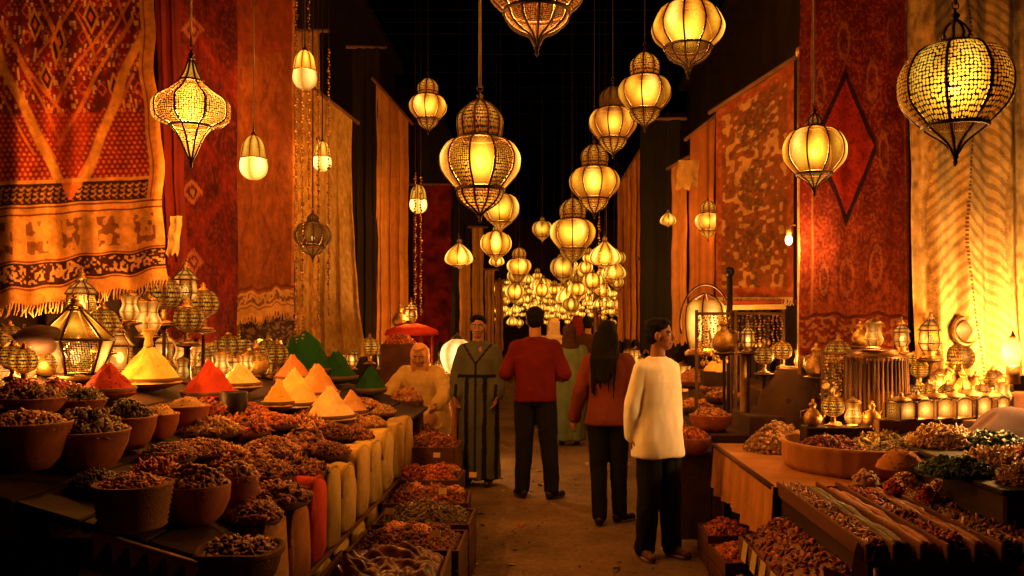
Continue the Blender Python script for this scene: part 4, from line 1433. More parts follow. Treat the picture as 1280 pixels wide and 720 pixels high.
def filling(label, c, sx, sy, h, kind, cols, seed, tilt=0., cat='heap'):
    rng = np.random.RandomState(seed)
    mb = MB(); cols = np.array(cols, float)
    def hz(u, v):
        e = (1 - abs(2 * u - 1) ** 4) * (1 - abs(2 * v - 1) ** 4)
        return h * e * (1 + .5 * mnoise.noise(Vector((u * 3 + seed, v * 3, 1)))) + .012 * mnoise.noise(Vector((u * 9, v * 9, seed)))
    if kind == 'hide':      # folded leathery sheets
        def hz(u, v):
            e = (1 - abs(2 * u - 1) ** 6) * (1 - abs(2 * v - 1) ** 6)
            f = abs(mnoise.noise(Vector((u * 3 + v * 2 + seed, v * 5, 3)))) + .7 * abs(mnoise.noise(Vector((u * 7 - v * 3 + seed, v * 11 + u * 4, 5))))
            return h * e * (.5 + f)
    mb.grid(lambda u, v: ((u - .5) * sx, (v - .5) * sy, hz(u, v)), *((110, 100) if kind == 'hide' else (40, 34)), colfn=lambda U, V: np.tile(cols[0] * (.6 if kind != 'hide' else 1), (len(U), 1)), flip=True)
    if kind != 'hide':
        n = 800
        U, V = rng.rand(n), rng.rand(n)
        pos = np.array([((u - .5) * sx * .96, (v - .5) * sy * .96, hz(u, v) + .006) for u, v in zip(U, V)])
        stt = {'nuts': (1.2, .95, .8), 'dates': (1.7, .75, .7), 'herbs': (1.6, .8, .22), 'pods': (2.4, .55, .5)}[kind]
        mb.pebbles(pos, .0125, np.clip(cols[rng.randint(0, len(cols), n)] * rng.uniform(.7, 1.3, (n, 1)), 0, 1), stt, seed=seed)
    o = mb.build({'hide': 'folded_hide', 'nuts': 'nut_heap', 'dates': 'date_heap', 'herbs': 'herb_heap', 'pods': 'pod_heap'}[kind], LEATHER if kind == 'hide' else GOODS, loc=c)
    o.rotation_euler = (0, 0, tilt)
    return tag(o, label, cat)


HIDE = [(.085, .014, .009), (.1, .02, .012)]
CR = [(-.82, 3.95, .62, .52, .34, 'hide', HIDE, 'nearest crate on the ground by the ledge', 'dark red folded hide in the nearest crate'),
      (-.84, 4.58, .62, .66, .38, 'hide', HIDE, 'second crate from the near end beside the ledge', 'large dark wrinkled hide heaped in the second crate'),
      (-.82, 5.22, .64, .50, .36, 'nuts', [(.12, .02, .015), (.2, .05, .02), (.06, .015, .012)], 'third crate from the near end beside the ledge', 'dark red dried fruit filling the third crate'),
      (-.80, 5.76, .62, .48, .38, 'herbs', [(.09, .05, .02), (.14, .08, .03), (.2, .12, .05)], 'fourth crate, with a mixed brown filling', 'brown leafy mix filling the fourth crate'),
      (-.86, 6.3, .60, .48, .40, 'dates', DATE, 'fifth crate before the man in the grey robe', 'very dark dates filling the fifth crate'),
      (-.95, 6.85, .56, .48, .46, 'nuts', REDN, 'sixth crate in the row, near the grey robe', 'dull red fruit filling the sixth crate'),
      (-1.0, 7.45, .50, .48, .62, 'dates', DATE, 'taller crate at the far end of the ledge', 'dark dates filling the taller far crate')]
for i, (x, y, sx, sy, sz, kind, cols, lc, lf) in enumerate(CR):
    tl = RNG.uniform(-.05, .05)
    crate(lc, Vector((x, y, .004)), sx, sy, sz, tilt=tl)
    filling(lf, Vector((x, y, sz - .035)), sx - .05, sy - .05, 0.085 if kind == 'hide' else .09, kind, cols, 400 + i, tl)
# orange apricots in little piles on the crates
for i, (x, y, z, lab) in enumerate(((-.76, 5.2, .405, 'small pile of orange dried apricots on the third crate'), (-.9, 5.22, .41, 'second pile of orange apricots on the third crate, nearer the ledge'), (-.66, 6.28, .43, 'pale dried figs on the aisle side of the fifth crate'), (-.74, 6.85, .49, 'pale dried figs on the sixth crate'), (-.95, 6.3, .45, 'little pile of yellow figs at the ledge side of the fifth crate'))):
    heap(lab, 'heap', Vector((x, y, z)), .08 if i < 2 else .06, .04, 'nuts', [(.55, .2, .05), (.62, .27, .08), (.45, .14, .04)], 430 + i)


def card(label, loc, wd=.08, ht=.06, tone=(.62, .42, .2), rz=0., group=None):
    t = thing('price_card', label, 'price card', loc, rotz=rz, group=group)
    m = MB(tone); m.box((0, 0, ht / 2 + .03), (wd, .004, ht), Matrix.Rotation(-.25, 3, 'X')); m.build('card', CLOTH, t)
    m = MB((.2, .12, .06)); m.tube([(0, .006, -.02), (0, .012, .05)], .004, 5); m.build('stick', WOOD, t)
    return t


for i, (x, y, z, lab) in enumerate(((-.62, 4.86, .43, 'blank pale card stuck at the corner of the second crate'), (-.99, 5.48, .42, 'blank pale card between third and fourth crate'), (-.72, 6.02, .44, 'blank orange card at the back of the fourth crate'), (-.56, 6.55, .46, 'blank cream card between fifth and sixth crate'), (-.9, 7.12, .52, 'blank cream card in front of the taller crate'))):
    card(lab, Vector((x, y, z)), rz=RNG.uniform(-.4, .4), wd=.055, ht=.04)

# ---- small brass lanterns and table lanterns
def poly_prof(mb, prof, n, rot=0., c=(0, 0, 0), mi=None):
    k = len(prof)
    for s in range(n):
        a0, a1 = rot + 2 * PI * s / n, rot + 2 * PI * (s + 1) / n
        for j in range(k - 1):
            (r0, z0), (r1, z1) = prof[j], prof[j + 1]
            V = [(r0 * math.cos(a0), r0 * math.sin(a0), z0), (r0 * math.cos(a1), r0 * math.sin(a1), z0), (r1 * math.cos(a1), r1 * math.sin(a1), z1), (r1 * math.cos(a0), r1 * math.sin(a0), z1)]
            mb.add(V, [(0, 1, 2, 3)], uvs=[(0, 0), (1, 0), (1, 1), (0, 1)], mi=mi, smooth=False)


def poly_edges(mb, prof, n, rot, rw):
    for s in range(n):
        a = rot + 2 * PI * s / n
        mb.tube([(r * math.cos(a), r * math.sin(a), z) for r, z in prof], rw, 5)
    for r, z in prof:
        if r > .03:
            mb.tube([(r * math.cos(rot + 2 * PI * s / n), r * math.sin(rot + 2 * PI * s / n), z) for s in range(n + 1)], rw, 5)


def table_lantern(kind):
    """unit height 1, foot at z = 0"""
    t = thing('table_lantern', 'x', 'lantern')
    if kind == 'square':
        n, rot = 4, PI / 4 + .3
        pane = [(.20, .12), (.24, .52)]
        roof = [(.27, .53), (.11, .70), (.10, .76)]
        base = [(.22, 0), (.24, .03), (.21, .06), (.21, .115)]
    elif kind == 'hex':
        n, rot = 6, .2
        pane = [(.17, .16), (.23, .30), (.20, .56)]
        roof = [(.24, .57), (.18, .66), (.07, .76), (.06, .80)]
        base = [(.20, 0), (.20, .03), (.10, .08), (.17, .155)]
    elif kind == 'poly':
        n, rot = 6, .15
        pane = [(.30, .10), (.46, .52)]
        roof = [(.46, .53), (.10, .90), (.07, .94)]
        base = [(.26, 0), (.28, .03), (.28, .095)]
    m = MB()
    for s in range(n):
        m = MB()
        a0 = rot + 2 * PI * s / n; a1 = rot + 2 * PI * (s + 1) / n
        for j in range(len(pane) - 1):
            (r0, z0), (r1, z1) = pane[j], pane[j + 1]
            m.add([(r0 * math.cos(a0), r0 * math.sin(a0), z0), (r0 * math.cos(a1), r0 * math.sin(a1), z0), (r1 * math.cos(a1), r1 * math.sin(a1), z1), (r1 * math.cos(a0), r1 * math.sin(a0), z1)], [(0, 1, 2, 3)], uvs=[(0, .1), (1, .1), (1, .9), (0, .9)], smooth=False)
        m.build('glass_pane', [GT, GZ, GT, GZ, GP, GZ][s % 6] if kind == 'poly' else (GT if s % 2 == 0 else GF), t)
    m = MB()
    poly_prof(m, roof, n, rot)
    m.build('roof', [GA, GZ][kind != 'poly'], t)
    m = MB(DK); poly_edges(m, pane, n, rot, .012 if kind != 'poly' else .02); poly_edges(m, roof, n, rot, .011 if kind != 'poly' else .02); m.build('frame', IRON, t)
    m = MB(BR); m.lathe([(0.01, 0)] + base + [(.05, base[-1][1])], 24); m.build('foot', BRASS, t)
    zt = roof[-1][1]
    m = MB(BR); m.lathe([(.08, zt), (.09, zt + .02), (.04, zt + .06), (.06, zt + .09), (.02, zt + .13)], 12)
    rr = (1 - zt - .13) / 2
    m.tube([(rr * math.cos(a), 0, zt + .13 + rr + rr * math.sin(a)) for a in np.linspace(0, 2 * PI, 14)], .008, 5, caps=False)
    m.build('handle', BRASS, t)
    m = MB(); m.ellipsoid((0, 0, pane[0][1] + .2), (.06, .06, .10), 10, 7); m.build('flame', BULB, t)
    return t


def globe_lamp():
    t = thing('globe_lamp', 'x', 'lamp')
    gl = smooth_prof([(.10, .95), (.26, .88), (.36, .66), (.30, .42), (.10, .30)], 12)
    m = MB()
    for k in range(8):
        panel(m, gl, 2 * PI * k / 8, 2 * PI * (k + 1) / 8, .0, 5)
    m.build('pierced_globe', GF, t)
    m = MB(BR); m.lathe([(.01, 0), (.22, 0), (.24, .03), (.10, .08), (.06, .16), (.09, .22), (.06, .27), (.11, .31)], 20); m.build('foot', BRASS, t)
    m = MB(BR); m.lathe([(.11, .94), (.12, .97), (.05, 1.02), (.06, 1.06), (.01, 1.14)], 14); m.build('finial', BRASS, t)
    return t


def brass_pot():
    t = thing('brass_pot', 'x', 'pot')
    m = MB((.42, .24, .07)); m.lathe(smooth_prof([(.14, 0), (.30, .12), (.34, .34), (.22, .56), (.10, .68), (.14, .78), (.16, .80)], 22), 26); m.build('body', BRASS, t)
    m = MB((.42, .24, .07)); m.lathe([(.15, .805), (.14, .84), (.05, .92), (.04, .96), (.06, .99), (.01, 1.03)], 16); m.build('lid', BRASS, t)
    m = MB((.36, .2, .06)); m.tube([(.30, 0, .25), (.44, 0, .36), (.46, 0, .52), (.56, 0, .60)], [.05, .04, .03, .025], 8); m.build('spout', BRASS, t)
    m = MB((.36, .2, .06)); m.tube([(-.30, 0, .28), (-.46, 0, .34), (-.46, 0, .56), (-.18, 0, .64)], .025, 7); m.build('handle', BRASS, t)
    return t


def glass_tea():
    t = thing('glass_lantern', 'x', 'lantern')
    gl = smooth_prof([(.18, .06), (.28, .30), (.20, .55), (.26, .80)], 12)
    m = MB(); 
    for k in range(6):
        panel(m, gl, 2 * PI * k / 6, 2 * PI * (k + 1) / 6, .03, 5)
    m.build('glass', GT, t)
    m = MB(BR); m.lathe([(.01, 0), (.22, 0), (.22, .03), (.18, .06)], 18); m.build('foot', BRASS, t)
    m = MB(BR)
    for rr, zz in ((.27, .80), (.29, .30), (.21, .55)):
        m.tube([(rr * math.cos(a), rr * math.sin(a), zz) for a in np.linspace(0, 2 * PI, 20)], .012, 5, caps=False)
    for k in range(6):
        a = 2 * PI * k / 6
        m.tube([((r + .01) * math.cos(a), (r + .01) * math.sin(a), z) for r, z in gl], .010, 5)
    m.build('frame', BRASS, t)
    m = MB(BR); m.lathe([(.27, .81), (.20, .88), (.06, .94), (.02, 1.0)], 14); m.build('lid', BRASS, t)
    return t


def riser(label, x, y, z0, h):
    t = thing('lamp_stand', label, 'stand', (x, y, z0))
    m = MB((.05, .025, .012)); m.lathe([(.01, 0), (.07, .0), (.07, .012), (.018, .03), (.012, .06), (.012, h - .05), (.02, h - .03), (.075, h - .016), (.078, h - .003), (.01, h - .002)], 16)
    m.build('stem', BRASS, t)
    m = MB((.16, .09, .03)); m.tube([(.08 * math.cos(a), .08 * math.sin(a), h - .008) for a in np.linspace(0, 2 * PI, 22)], .006, 5, caps=False); m.build('tray_rim', BRASS, t)


TP = {'square': table_lantern('square'), 'hex': table_lantern('hex'), 'poly': table_lantern('poly'), 'globe': globe_lamp(), 'pot': brass_pot(), 'glass': glass_tea()}


def stand(kind, label, loc, h, power=0, group=None, rz=None):
    p = TP[kind]
    rz = RNG.uniform(0, 6) if rz is None else rz
    if p['label'] == 'x':
        p.location = loc; p.scale = (h,) * 3; p.rotation_euler = (0, 0, rz); p['label'] = label
        if group: p['group'] = group
        r = p
    else:
        r = dup(p, label, loc, rz, h, group)
        for ch in list(r.children):
            if ch.type == 'LIGHT':
                bpy.data.objects.remove(ch)
    if power:
        lamp(r, (0, 0, .38), power, r=.05)
    return r


LEFTL = [  # px, base y, height px, kind, power, label
    (94, 476, 98, 'poly', 120, 'big six-sided polygon lantern glowing white beside the mustard cone', None),
    (102, 412, 78, 'hex', 30, 'slim tower lantern with tall spire in front of the kilim', 5.5),
    (162, 402, 40, 'glass', 0, 'small glass lantern just right of the tower lantern', 5.7),
    (150, 470, 72, 'square', 10, 'square pierced lantern behind the mustard cone', 5.6),
    (185, 420, 54, 'glass', 8, 'lit glass lantern at the foot of the kilim corner', 5.9),
    (205, 405, 60, 'globe', 0, 'brass globe lamp on the shelf by the kilim corner', 6.1),
    (232, 385, 62, 'hex', 10, 'upper ornate hexagonal lantern by the dark crimson hanging', 6.2),
    (236, 430, 50, 'globe', 0, 'brass globe lamp right under the ornate hexagonal lantern', 6.2),
    (254, 412, 52, 'globe', 6, 'gold globe lamp with a spike, beside the dark crimson hanging', 6.3),
    (206, 455, 50, 'square', 6, 'low square lantern with glowing lattice left of the bright red cone', None),
    (232, 455, 46, 'square', 0, 'second low square lantern in the lattice row', None),
    (258, 456, 44, 'hex', 6, 'hexagonal lantern ending the lattice row behind the bright red cone', None),
    (284, 462, 46, 'globe', 0, 'small brass globe before the dark gap', None),
    (300, 452, 44, 'globe', 0, 'brass globe lamp left of the bright twin lanterns', None),
    (318, 448, 62, 'glass', 14, 'left one of the bright twin glass lanterns under the orange rug', None),
    (334, 450, 64, 'glass', 14, 'right one of the bright twin glass lanterns under the orange rug', None),
    (320, 470, 44, 'pot', 0, 'brass teapot under the bright twin lanterns', None),
    (346, 468, 40, 'globe', 0, 'brass globe lamp left of the large green mound', None),
    (398, 428, 54, 'glass', 22, 'bright glass lantern under the dark brass one, by the green mound', None),
    (412, 430, 46, 'hex', 8, 'hexagonal lantern next to the bright glass one by the green mound', None),
    (432, 438, 56, 'pot', 0, 'tall brass pot with curved spout behind the middle green mound', None),
    (450, 444, 60, 'glass', 6, 'glass lantern beside the tall brass pot', None),
    (440, 462, 34, 'hex', 8, 'small lit lantern between the two lower green mounds', None),
    (410, 450, 40, 'pot', 0, 'small brass pot between the large and the middle green mound', None),
    (425, 455, 36, 'square', 4, 'small square lantern hidden behind the middle green mound', None),
    (478, 462, 34, 'square', 0, 'reddish square lantern at the far end of the deck', None),
    (462, 455, 34, 'globe', 0, 'little brass globe behind the smallest green cone', None),
    (362, 440, 44, 'pot', 0, 'brass pot between the orange rug hem and the green mound', None),
    (128, 440, 56, 'globe', 0, 'round brass globe lamp between tower lantern and square lantern', 5.4),
    (60, 470, 50, 'pot', 0, 'dull brass pot in front of the kilim hem', None),
    (30, 480, 46, 'globe', 0, 'dim brass globe lamp in the shadow under the kilim', None),
    (272, 440, 40, 'pot', 0, 'brass teapot half lost in the dark gap', None),
]
shelfno = 0
for px, by, hp, kind, pw, lab, Y in LEFTL:
    p = onL(px, by) if Y is None else P(px, by, Y)
    h = S(hp, p.y)
    if Y is not None:      # stands on a small wooden riser on the deck
        zd = .84 + .3 * (-1.25 - p.x) - .012
        if p.z - zd > .03:
            riser(f'thin brass stand lifting the {lab}', p.x, p.y, zd, p.z - zd)
    stand(kind, lab, p, h, pw)
# a red-brown round cushion-like gourd under the kilim hem
gd = thing('gourd', 'dark brown gourd lying under the kilim hem beside the polygon lantern', 'gourd', onL(52, 470) + Vector((0, 0, .12)), scale=.72)
m = MB((.05, .02, .009)); m.ellipsoid((0, 0, .12), (.22, .14, .12), 24, 14); m.build('body', CLAY, gd)
m = MB((.1, .05, .02)); m.tube([(-.2, 0, .14), (-.27, -.02, .18), (-.3, -.03, .25)], [.03, .02, .012], 8); m.build('stalk', WOOD, gd)
for i, (px, py, lab) in enumerate(((30, 500, 'dark red dried flower heap in front of the gourd'), (75, 500, 'dark red dried flower heap before the polygon lantern'))):
    heap(lab, 'heap', onL(px, py), .15, .09, 'nuts', [(.22, .02, .015), (.12, .015, .012), (.3, .05, .02)], 560 + i)

# ---- red canopy stand and the white lamp beyond the seated woman
cs = thing('red_canopy', 'small red canopy stand with brass lamps on its roof beyond the seated woman', 'canopy', (P(515, 500, 11).x, 11, 0))
zc = P(515, 416, 11).z
m = MB((.40, .03, .012))
m.lathe([(.03, zc + .12), (.18, zc + .09), (.32, zc + .03), (.34, zc - .03), (.32, zc - .02), (.1, zc + .03)], 28); m.build('canopy_cloth', CLOTH, cs)
for a in (0.5, 2.1, 3.7, 5.3):
    m = MB((.16, .02, .012)); m.tube([(.27 * math.cos(a), .27 * math.sin(a), 0), (.27 * math.cos(a), .27 * math.sin(a), zc)], .018, 8); m.build('post', WOOD, cs)
m = MB((.14, .02, .014)); m.lathe([(.3, .3), (.31, .31), (.31, zc - .42), (.3, zc - .41), (.02, zc - .41)], 28); m.build('counter', WOOD, cs)
stand('glass', 'glowing lamp sheltered under the red canopy', Vector((P(508, 0, 11).x, 10.9, zc - .41)), .34, 30)
stand('hex', 'lamp standing on top of the red canopy', Vector((P(514, 0, 11).x, 11, zc + .10)), .34, 45)
stand('pot', 'brass pot standing on top of the red canopy', Vector((P(500, 0, 11).x, 11, zc + .07)), .28)
wl = thing('paper_lamp', 'large white glowing paper lamp behind the man in the grey robe', 'lamp', P(572, 468, 10.2))
m = MB(); pr = smooth_prof([(.10, .62), (.26, .50), (.30, .30), (.22, .08), (.10, 0)], 14)
for k in range(6):
    panel(m, pr, 2 * PI * k / 6, 2 * PI * (k + 1) / 6, .02, 6)
m.build('paper_shade', glow('paper_shade', (1, .52, .1), (1, .74, .28), 1.0, 2.6, .1), wl)
wl.scale = (.66, .66, .66)
m = MB(DK); m.lathe([(.11, 0), (.12, -.02), (.03, -.05), (.02, -1.48), (.15, -1.50), (.16, -1.53), (.01, -1.535)], 14); m.build('stand', IRON, wl)
m = MB(DK); m.lathe([(.11, .62), (.05, .68), (.01, .74)], 12); m.build('cap', IRON, wl)
lamp(wl, (0, -.36, .3), 26, r=.1)

# ---- goods by the seated woman
for i, (px, py, z, r, kind, cols, lab) in enumerate(((528, 548, .72, 26, 'dates', DATE, 'dark date heap in front of the seated woman'), (508, 500, .95, 18, 'nuts', [(.5, .22, .06), (.4, .15, .05)], 'orange nut heap by the knees of the seated woman'), (500, 430, 1.38, 20, 'nuts', REDN, 'heap of red fruit left of the seated woman'), (556, 560, .6, 18, 'nuts', NUT, 'brown nut heap beside the hem of the grey robe'))):
    p = P(px, py, 8.6 if i != 2 else 9.8)
    m = MB((.07, .03, .015)); R = S(r, p.y)
    m.box((0, 0, p.z / 2), (R * 2.1, R * 2.1, p.z), bev=.01)
    tag(m.build('wooden_plinth', WOOD, loc=(p.x, p.y, 0)), f'dark wooden plinth carrying the {lab}', 'plinth')
    heap(lab, 'heap', p + Vector((0, 0, .002)), R, .1, kind, cols, 580 + i)

# ================================================================== right side
rt = thing('cloth_table', 'low table under an ochre cloth that hangs in folds to the aisle', 'table', (1.7, 5.65, 0))
m = MB((.10, .05, .022)); m.box((0, 0, .72), (.92, 1.68, .04), bev=.006); m.build('tabletop', WOOD, rt)
for x, y in ((-.4, -.75), (.4, -.75), (-.4, .75), (.4, .75)):
    m = MB((.06, .03, .014)); m.box((x, y, .35), (.06, .06, .70), bev=.006); m.build('leg', WOOD, rt)
tc_ = MB((.44, .19, .055))
def topcloth(u, v):
    x = -.475 + .95 * u; y = -.855 + 1.71 * v
    return (x, y, .748 + .006 * mnoise.noise(Vector((x * 5, y * 5, 0))) + .004 * abs(math.sin(y * 9 + x * 4)))
tc_.grid(topcloth, 40, 60, flip=True)
cloth_fold(tc_, -.855, .855, -.472, .75, .42, .018, 6, 90, 16, axis='x', sgn=-1)
cloth_fold(tc_, -.475, .475, .858, .75, .5, .015, 4, 40, 12, axis='y', sgn=1)
o = tc_.build('tablecloth', CLOTH, loc=(1.7, 5.65, 0)); tag(o, 'ochre tablecloth with sagging folds on the low table by the aisle', 'tablecloth')
m = MB((.09, .04, .02)); m.tube([(1.228, 4.82, .742), (1.222, 6.5, .742)], .016, 8)
tag(m.build('edge_batten', WOOD), 'dark wooden batten along the aisle edge of the ochre cloth', 'batten')

# rack of long rolls nearer the camera
rk = thing('display_rack', 'dark wooden rack of long rolls with a stepped tray on its aisle side', 'rack', (1.62, 4.15, 0))
m = MB((.05, .022, .012)); m.box((.02, 0, .36), (.74, 1.34, .68), bev=.01); m.build('body', WOOD, rk)
for k in range(8):
    m = MB((.13, .05, .022)); m.box((-.36 + k * .107, 0, .735), (.014, 1.36, .075), bev=.004); m.build('divider', WOOD, rk)
m = MB((.20, .08, .03)); m.box((-.46, 0, .50), (.24, 1.3, .03), Matrix.Rotation(-.55, 3, 'Y'), .005); m.build('sloping_tray', WOOD, rk)
m = MB((.12, .05, .02)); m.box((-.57, 0, .43), (.02, 1.32, .10), bev=.004); m.build('lip_board', WOOD, rk)
m = MB((.5, .4, .3)); m.tube([(-.33, -.69, .02), (-.33, -.69, .68)], .012, 8); m.build('metal_post', IRON, rk)
rngs = random.Random(5)
LN = ['first', 'second', 'third', 'fourth', 'fifth', 'sixth', 'seventh']
ROLLC = [((.18, .06, .03), 'brown'), ((.10, .06, .045), 'grey-brown'), ((.30, .09, .04), 'russet'), ((.12, .03, .018), 'dark'), ((.26, .08, .035), 'russet'), ((.14, .05, .03), 'brown'), ((.11, .03, .02), 'dark')]
for k in range(7):
    x = 1.62 - .36 + .053 + k * .107
    m = MB(ROLLC[k][0])
    if k in (0, 3, 5, 6):
        rg = np.random.RandomState(50 + k); nn = 620
        yy = rg.uniform(-.62, .62, nn)
        pos = np.stack([rg.uniform(-.044, .044, nn), yy, .004 + .022 * rg.rand(nn) + .008 * np.sin(yy * 14 + k)], 1)
        pal = np.array([NUT, None, None, REDN, None, [(.4, .2, .08), (.25, .1, .04), (.5, .3, .12), (.12, .05, .02)], DATE][k]) * .8
        m.box((0, 0, -.008), (.09, 1.26, .012), col=(.06, .02, .012))
        m.pebbles(pos, .0115, np.clip(pal[(np.floor((yy + .62) / .21).astype(int) + rg.randint(0, 2, nn)) % 4] * rg.uniform(.6, 1.35, (nn, 1)), 0, 1), (1.9, .8, .55), seed=60 + k)
        tag(m.build('trinket_lane', GOODS, loc=(x, 4.15, .742)), f'lane of small {["nut-brown", "", "", "red", "", "tan", "dark"][k]} trinkets, {LN[k]} rack lane from the aisle', 'trinkets', 'goods in the rack lanes')
        continue
    for q in range(5):
        n = 22
        rl = rngs.uniform(1.0, 1.26)
        pts = [(rngs.uniform(-.004, .004) + (-.032 + (q % 3) * .030 + .015 * (q > 2)) + .004 * math.sin(i * .5 + q * 2), -.62 + rl * i / (n - 1), (.0 if q < 3 else .022) + .004 * math.sin(i * .9 + q)) for i in range(n)]
        m.tube(pts, [.015 * (1 + .12 * math.sin(i * 2.1 + q) + .12 * math.sin(i * .7 + 3 * q)) for i in range(n)], 8, col=np.array(ROLLC[k][0]) * rngs.uniform(.7, 1.4))
    tag(m.build('long_rolls', GOODS, loc=(x, 4.15, .732)), f'bundle of long {ROLLC[k][1]} rolls in the {LN[k]} rack lane from the aisle', 'rolls', 'long rolls in the rack lanes')
for i, (x, y, kind, cols, R, lab) in enumerate(((1.86, 4.3, 'nuts', [(.5, .02, .02), (.35, .015, .015)], .06, 'bright crimson sweets lying on the rack lanes'), (1.78, 4.52, 'nuts', [(.45, .06, .03), (.35, .04, .02)], .055, 'orange-red sweets lying further back on the rack'), (1.72, 4.76, 'nuts', [(.5, .28, .1), (.4, .2, .06)], .07, 'golden sweets at the back edge of the rack'), (1.92, 4.74, 'nuts', [(.42, .2, .07), (.3, .12, .04)], .07, 'amber sweets by the drum tray'), (2.0, 4.5, 'herbs', PALE, .055, 'pale flakes at the corner of the rack'))):
    heap(lab, 'heap', Vector((x, y, .785)), R, .05, kind, cols, 600 + i)
def tray_heap():
    mb = MB((.2, .07, .025)); rng = np.random.RandomState(4)
    def f(u, v):
        x = -.10 + .21 * u; y = -.62 + 1.24 * v
        return (x, y, .62 * x + .04 * (1 - abs(2 * v - 1) ** 4) * (1 - abs(2 * u - 1) ** 4) + .012 * mnoise.noise(Vector((x * 20, y * 8, 0))))
    mb.grid(f, 16, 60, flip=True)
    n = 520
    U, V = rng.rand(n), rng.rand(n)
    pos = np.array([f(u, v) for u, v in zip(U, V)]) + (0, 0, .006)
    cc = np.array(NUT)[rng.randint(0, 4, n)] * np.array((.85, .6, .5)) * rng.uniform(.5, 1.2, (n, 1))
    mb.pebbles(pos, .014, cc, (1.6, .8, .4), seed=9)
    return mb
tag(tray_heap().build('bark_heap', GOODS, loc=(1.165, 4.15, .525)), 'long heap of brown bark chips in the sloping tray of the rack', 'heap')
for i, (y, lab) in enumerate(((4.62, 'blank yellowed card on the tray lip, first from the far end'), (4.42, 'blank yellowed card on the tray lip, second from the far end'), (4.24, 'blank yellowed card on the tray lip, third from the far end'), (4.05, 'blank yellowed card on the tray lip, last and nearest'))):
    t = thing('price_card', lab, 'price card', Vector((1.036, y, .40)))
    m = MB((.52, .40, .16)); m.box((-.004, 0, .04), (.004, .10, .10), Matrix.Rotation(.15, 3, 'Y')); m.build('card', CLOTH, t)
    m = MB((.1, .06, .03)); m.tube([(.004, 0, -.01), (.004, 0, .06)], .004, 5); m.build('clip', IRON, t)
pt = thing('paper_sign', 'torn pale paper with an orange flap at the near corner of the rack', 'paper', Vector((1.24, 3.5, .62)))
m = MB((.55, .42, .26)); m.grid(lambda u, v: (.08 * (u - .5) + .02 * v, .01 * math.sin(u * 5), .12 * v + .03 * math.sin(u * 7) * v), 10, 10); m.build('sheet', CLOTH, pt)
m = MB((.5, .2, .06)); m.grid(lambda u, v: (-.16 * u + .02, .012, -.06 * v + .05 * u), 8, 6); m.build('flap', CLOTH, pt)

# platform at the back and the drum tray
pf = thing('goods_platform', 'dark wooden platform under the heaps on the herringbone curtain side', 'platform', (2.72, 5.05, 0))
m = MB((.045, .022, .012)); m.box((0, .12, .455), (1.26, 1.5, .90), bev=.01); m.build('body', WOOD, pf)
m = MB((.025, .013, .008)); m.box((0, .12, .92), (1.30, 1.54, .025), bev=.006); m.build('top', WOOD, pf)
m = MB((.08, .038, .02))
for k in range(12):
    m.tube([(-.56 + k * .1, -.645, .72), (-.53 + k * .1, -.645, .80), (-.56 + k * .1, -.645, .88)], .012, 5)
m.build('carved_frieze', WOOD, pf)
dt = thing('drum_tray', 'wide round tray with ribbed cloth side holding several heaps', 'tray', (1.96, 5.42, .758), scale=.9)
m = MB((.42, .19, .06))
rings = []
for j, (r, z) in enumerate(((.53, 0), (.555, .04), (.555, .15), (.57, .175), (.555, .185), (.53, .17), (.52, .13), (.3, .12), (.02, .12))):
    ring = []
    for i in range(96):
        a = 2 * PI * i / 96
        rr = r + (.014 * (abs(math.sin(a * 15)) - .6) if j < 4 else 0)
        ring.append((rr * math.cos(a), rr * math.sin(a), z))
    rings.append(ring)
m.loft(rings); m.build('ribbed_side', CLOTH, dt)
for i, (x, y, R, h, kind, cols, lab) in enumerate(((-.26, -.02, .22, .09, 'herbs', [(.2, .03, .02), (.12, .02, .015)], 'maroon petal heap in the drum tray'), (.18, .16, .24, .10, 'pods', [(.42, .30, .06), (.5, .36, .09), (.3, .2, .05)], 'yellow-green pod heap in the drum tray'), (.14, -.24, .23, .09, 'nuts', MIXD, 'dark speckled seed heap at the front of the drum tray'), (-.12, .34, .16, .14, 'nuts', [(.28, .2, .12), (.2, .13, .07), (.35, .25, .13)], 'grey-brown round heap at the back of the drum tray'), (.36, -.1, .14, .06, 'dates', DATE, 'small dark heap by the rim of the drum tray'))):
    heap(lab, 'heap', Vector((1.96 + x * .9, 5.42 + y * .9, .758 + .105)), R * .9, h * .8, kind, cols, 620 + i)
heap('orange-brown nut heap between the ochre cloth and the drum tray', 'heap', Vector((1.62, 6.15, .757)), .25, .16, 'nuts', [(.35, .17, .06), (.25, .11, .04), (.45, .25, .09)], 640)
RH = [(1178, 556, 44, 'pods', PALE, .10, 'beige stick heap in front of the lantern boxes'), (1243, 560, 46, 'herbs', GREEN, .07, 'dark blue-green leaf heap near the picture edge'), (1196, 590, 48, 'herbs', GREEN, .06, 'green leaf heap at the front of the platform'),
      (1238, 584, 36, 'pods', PALE, .07, 'striped beige rod heap beside the green leaf heap'), (1126, 582, 30, 'dome', [(.5, .2, .06)], .08, 'smooth orange powder heap by the drum tray'), (1275, 578, 36, 'nuts', NUT, .08, 'brown nut heap cut by the picture edge')]
for i, (px, py, r, kind, cols, h, lab) in enumerate(RH):
    p = onZ(px, py, .934); R = S(r, p.y)
    if p.x - R < 2.1:
        pass
    heap(lab, 'heap', p, R, h, kind, cols, 650 + i)
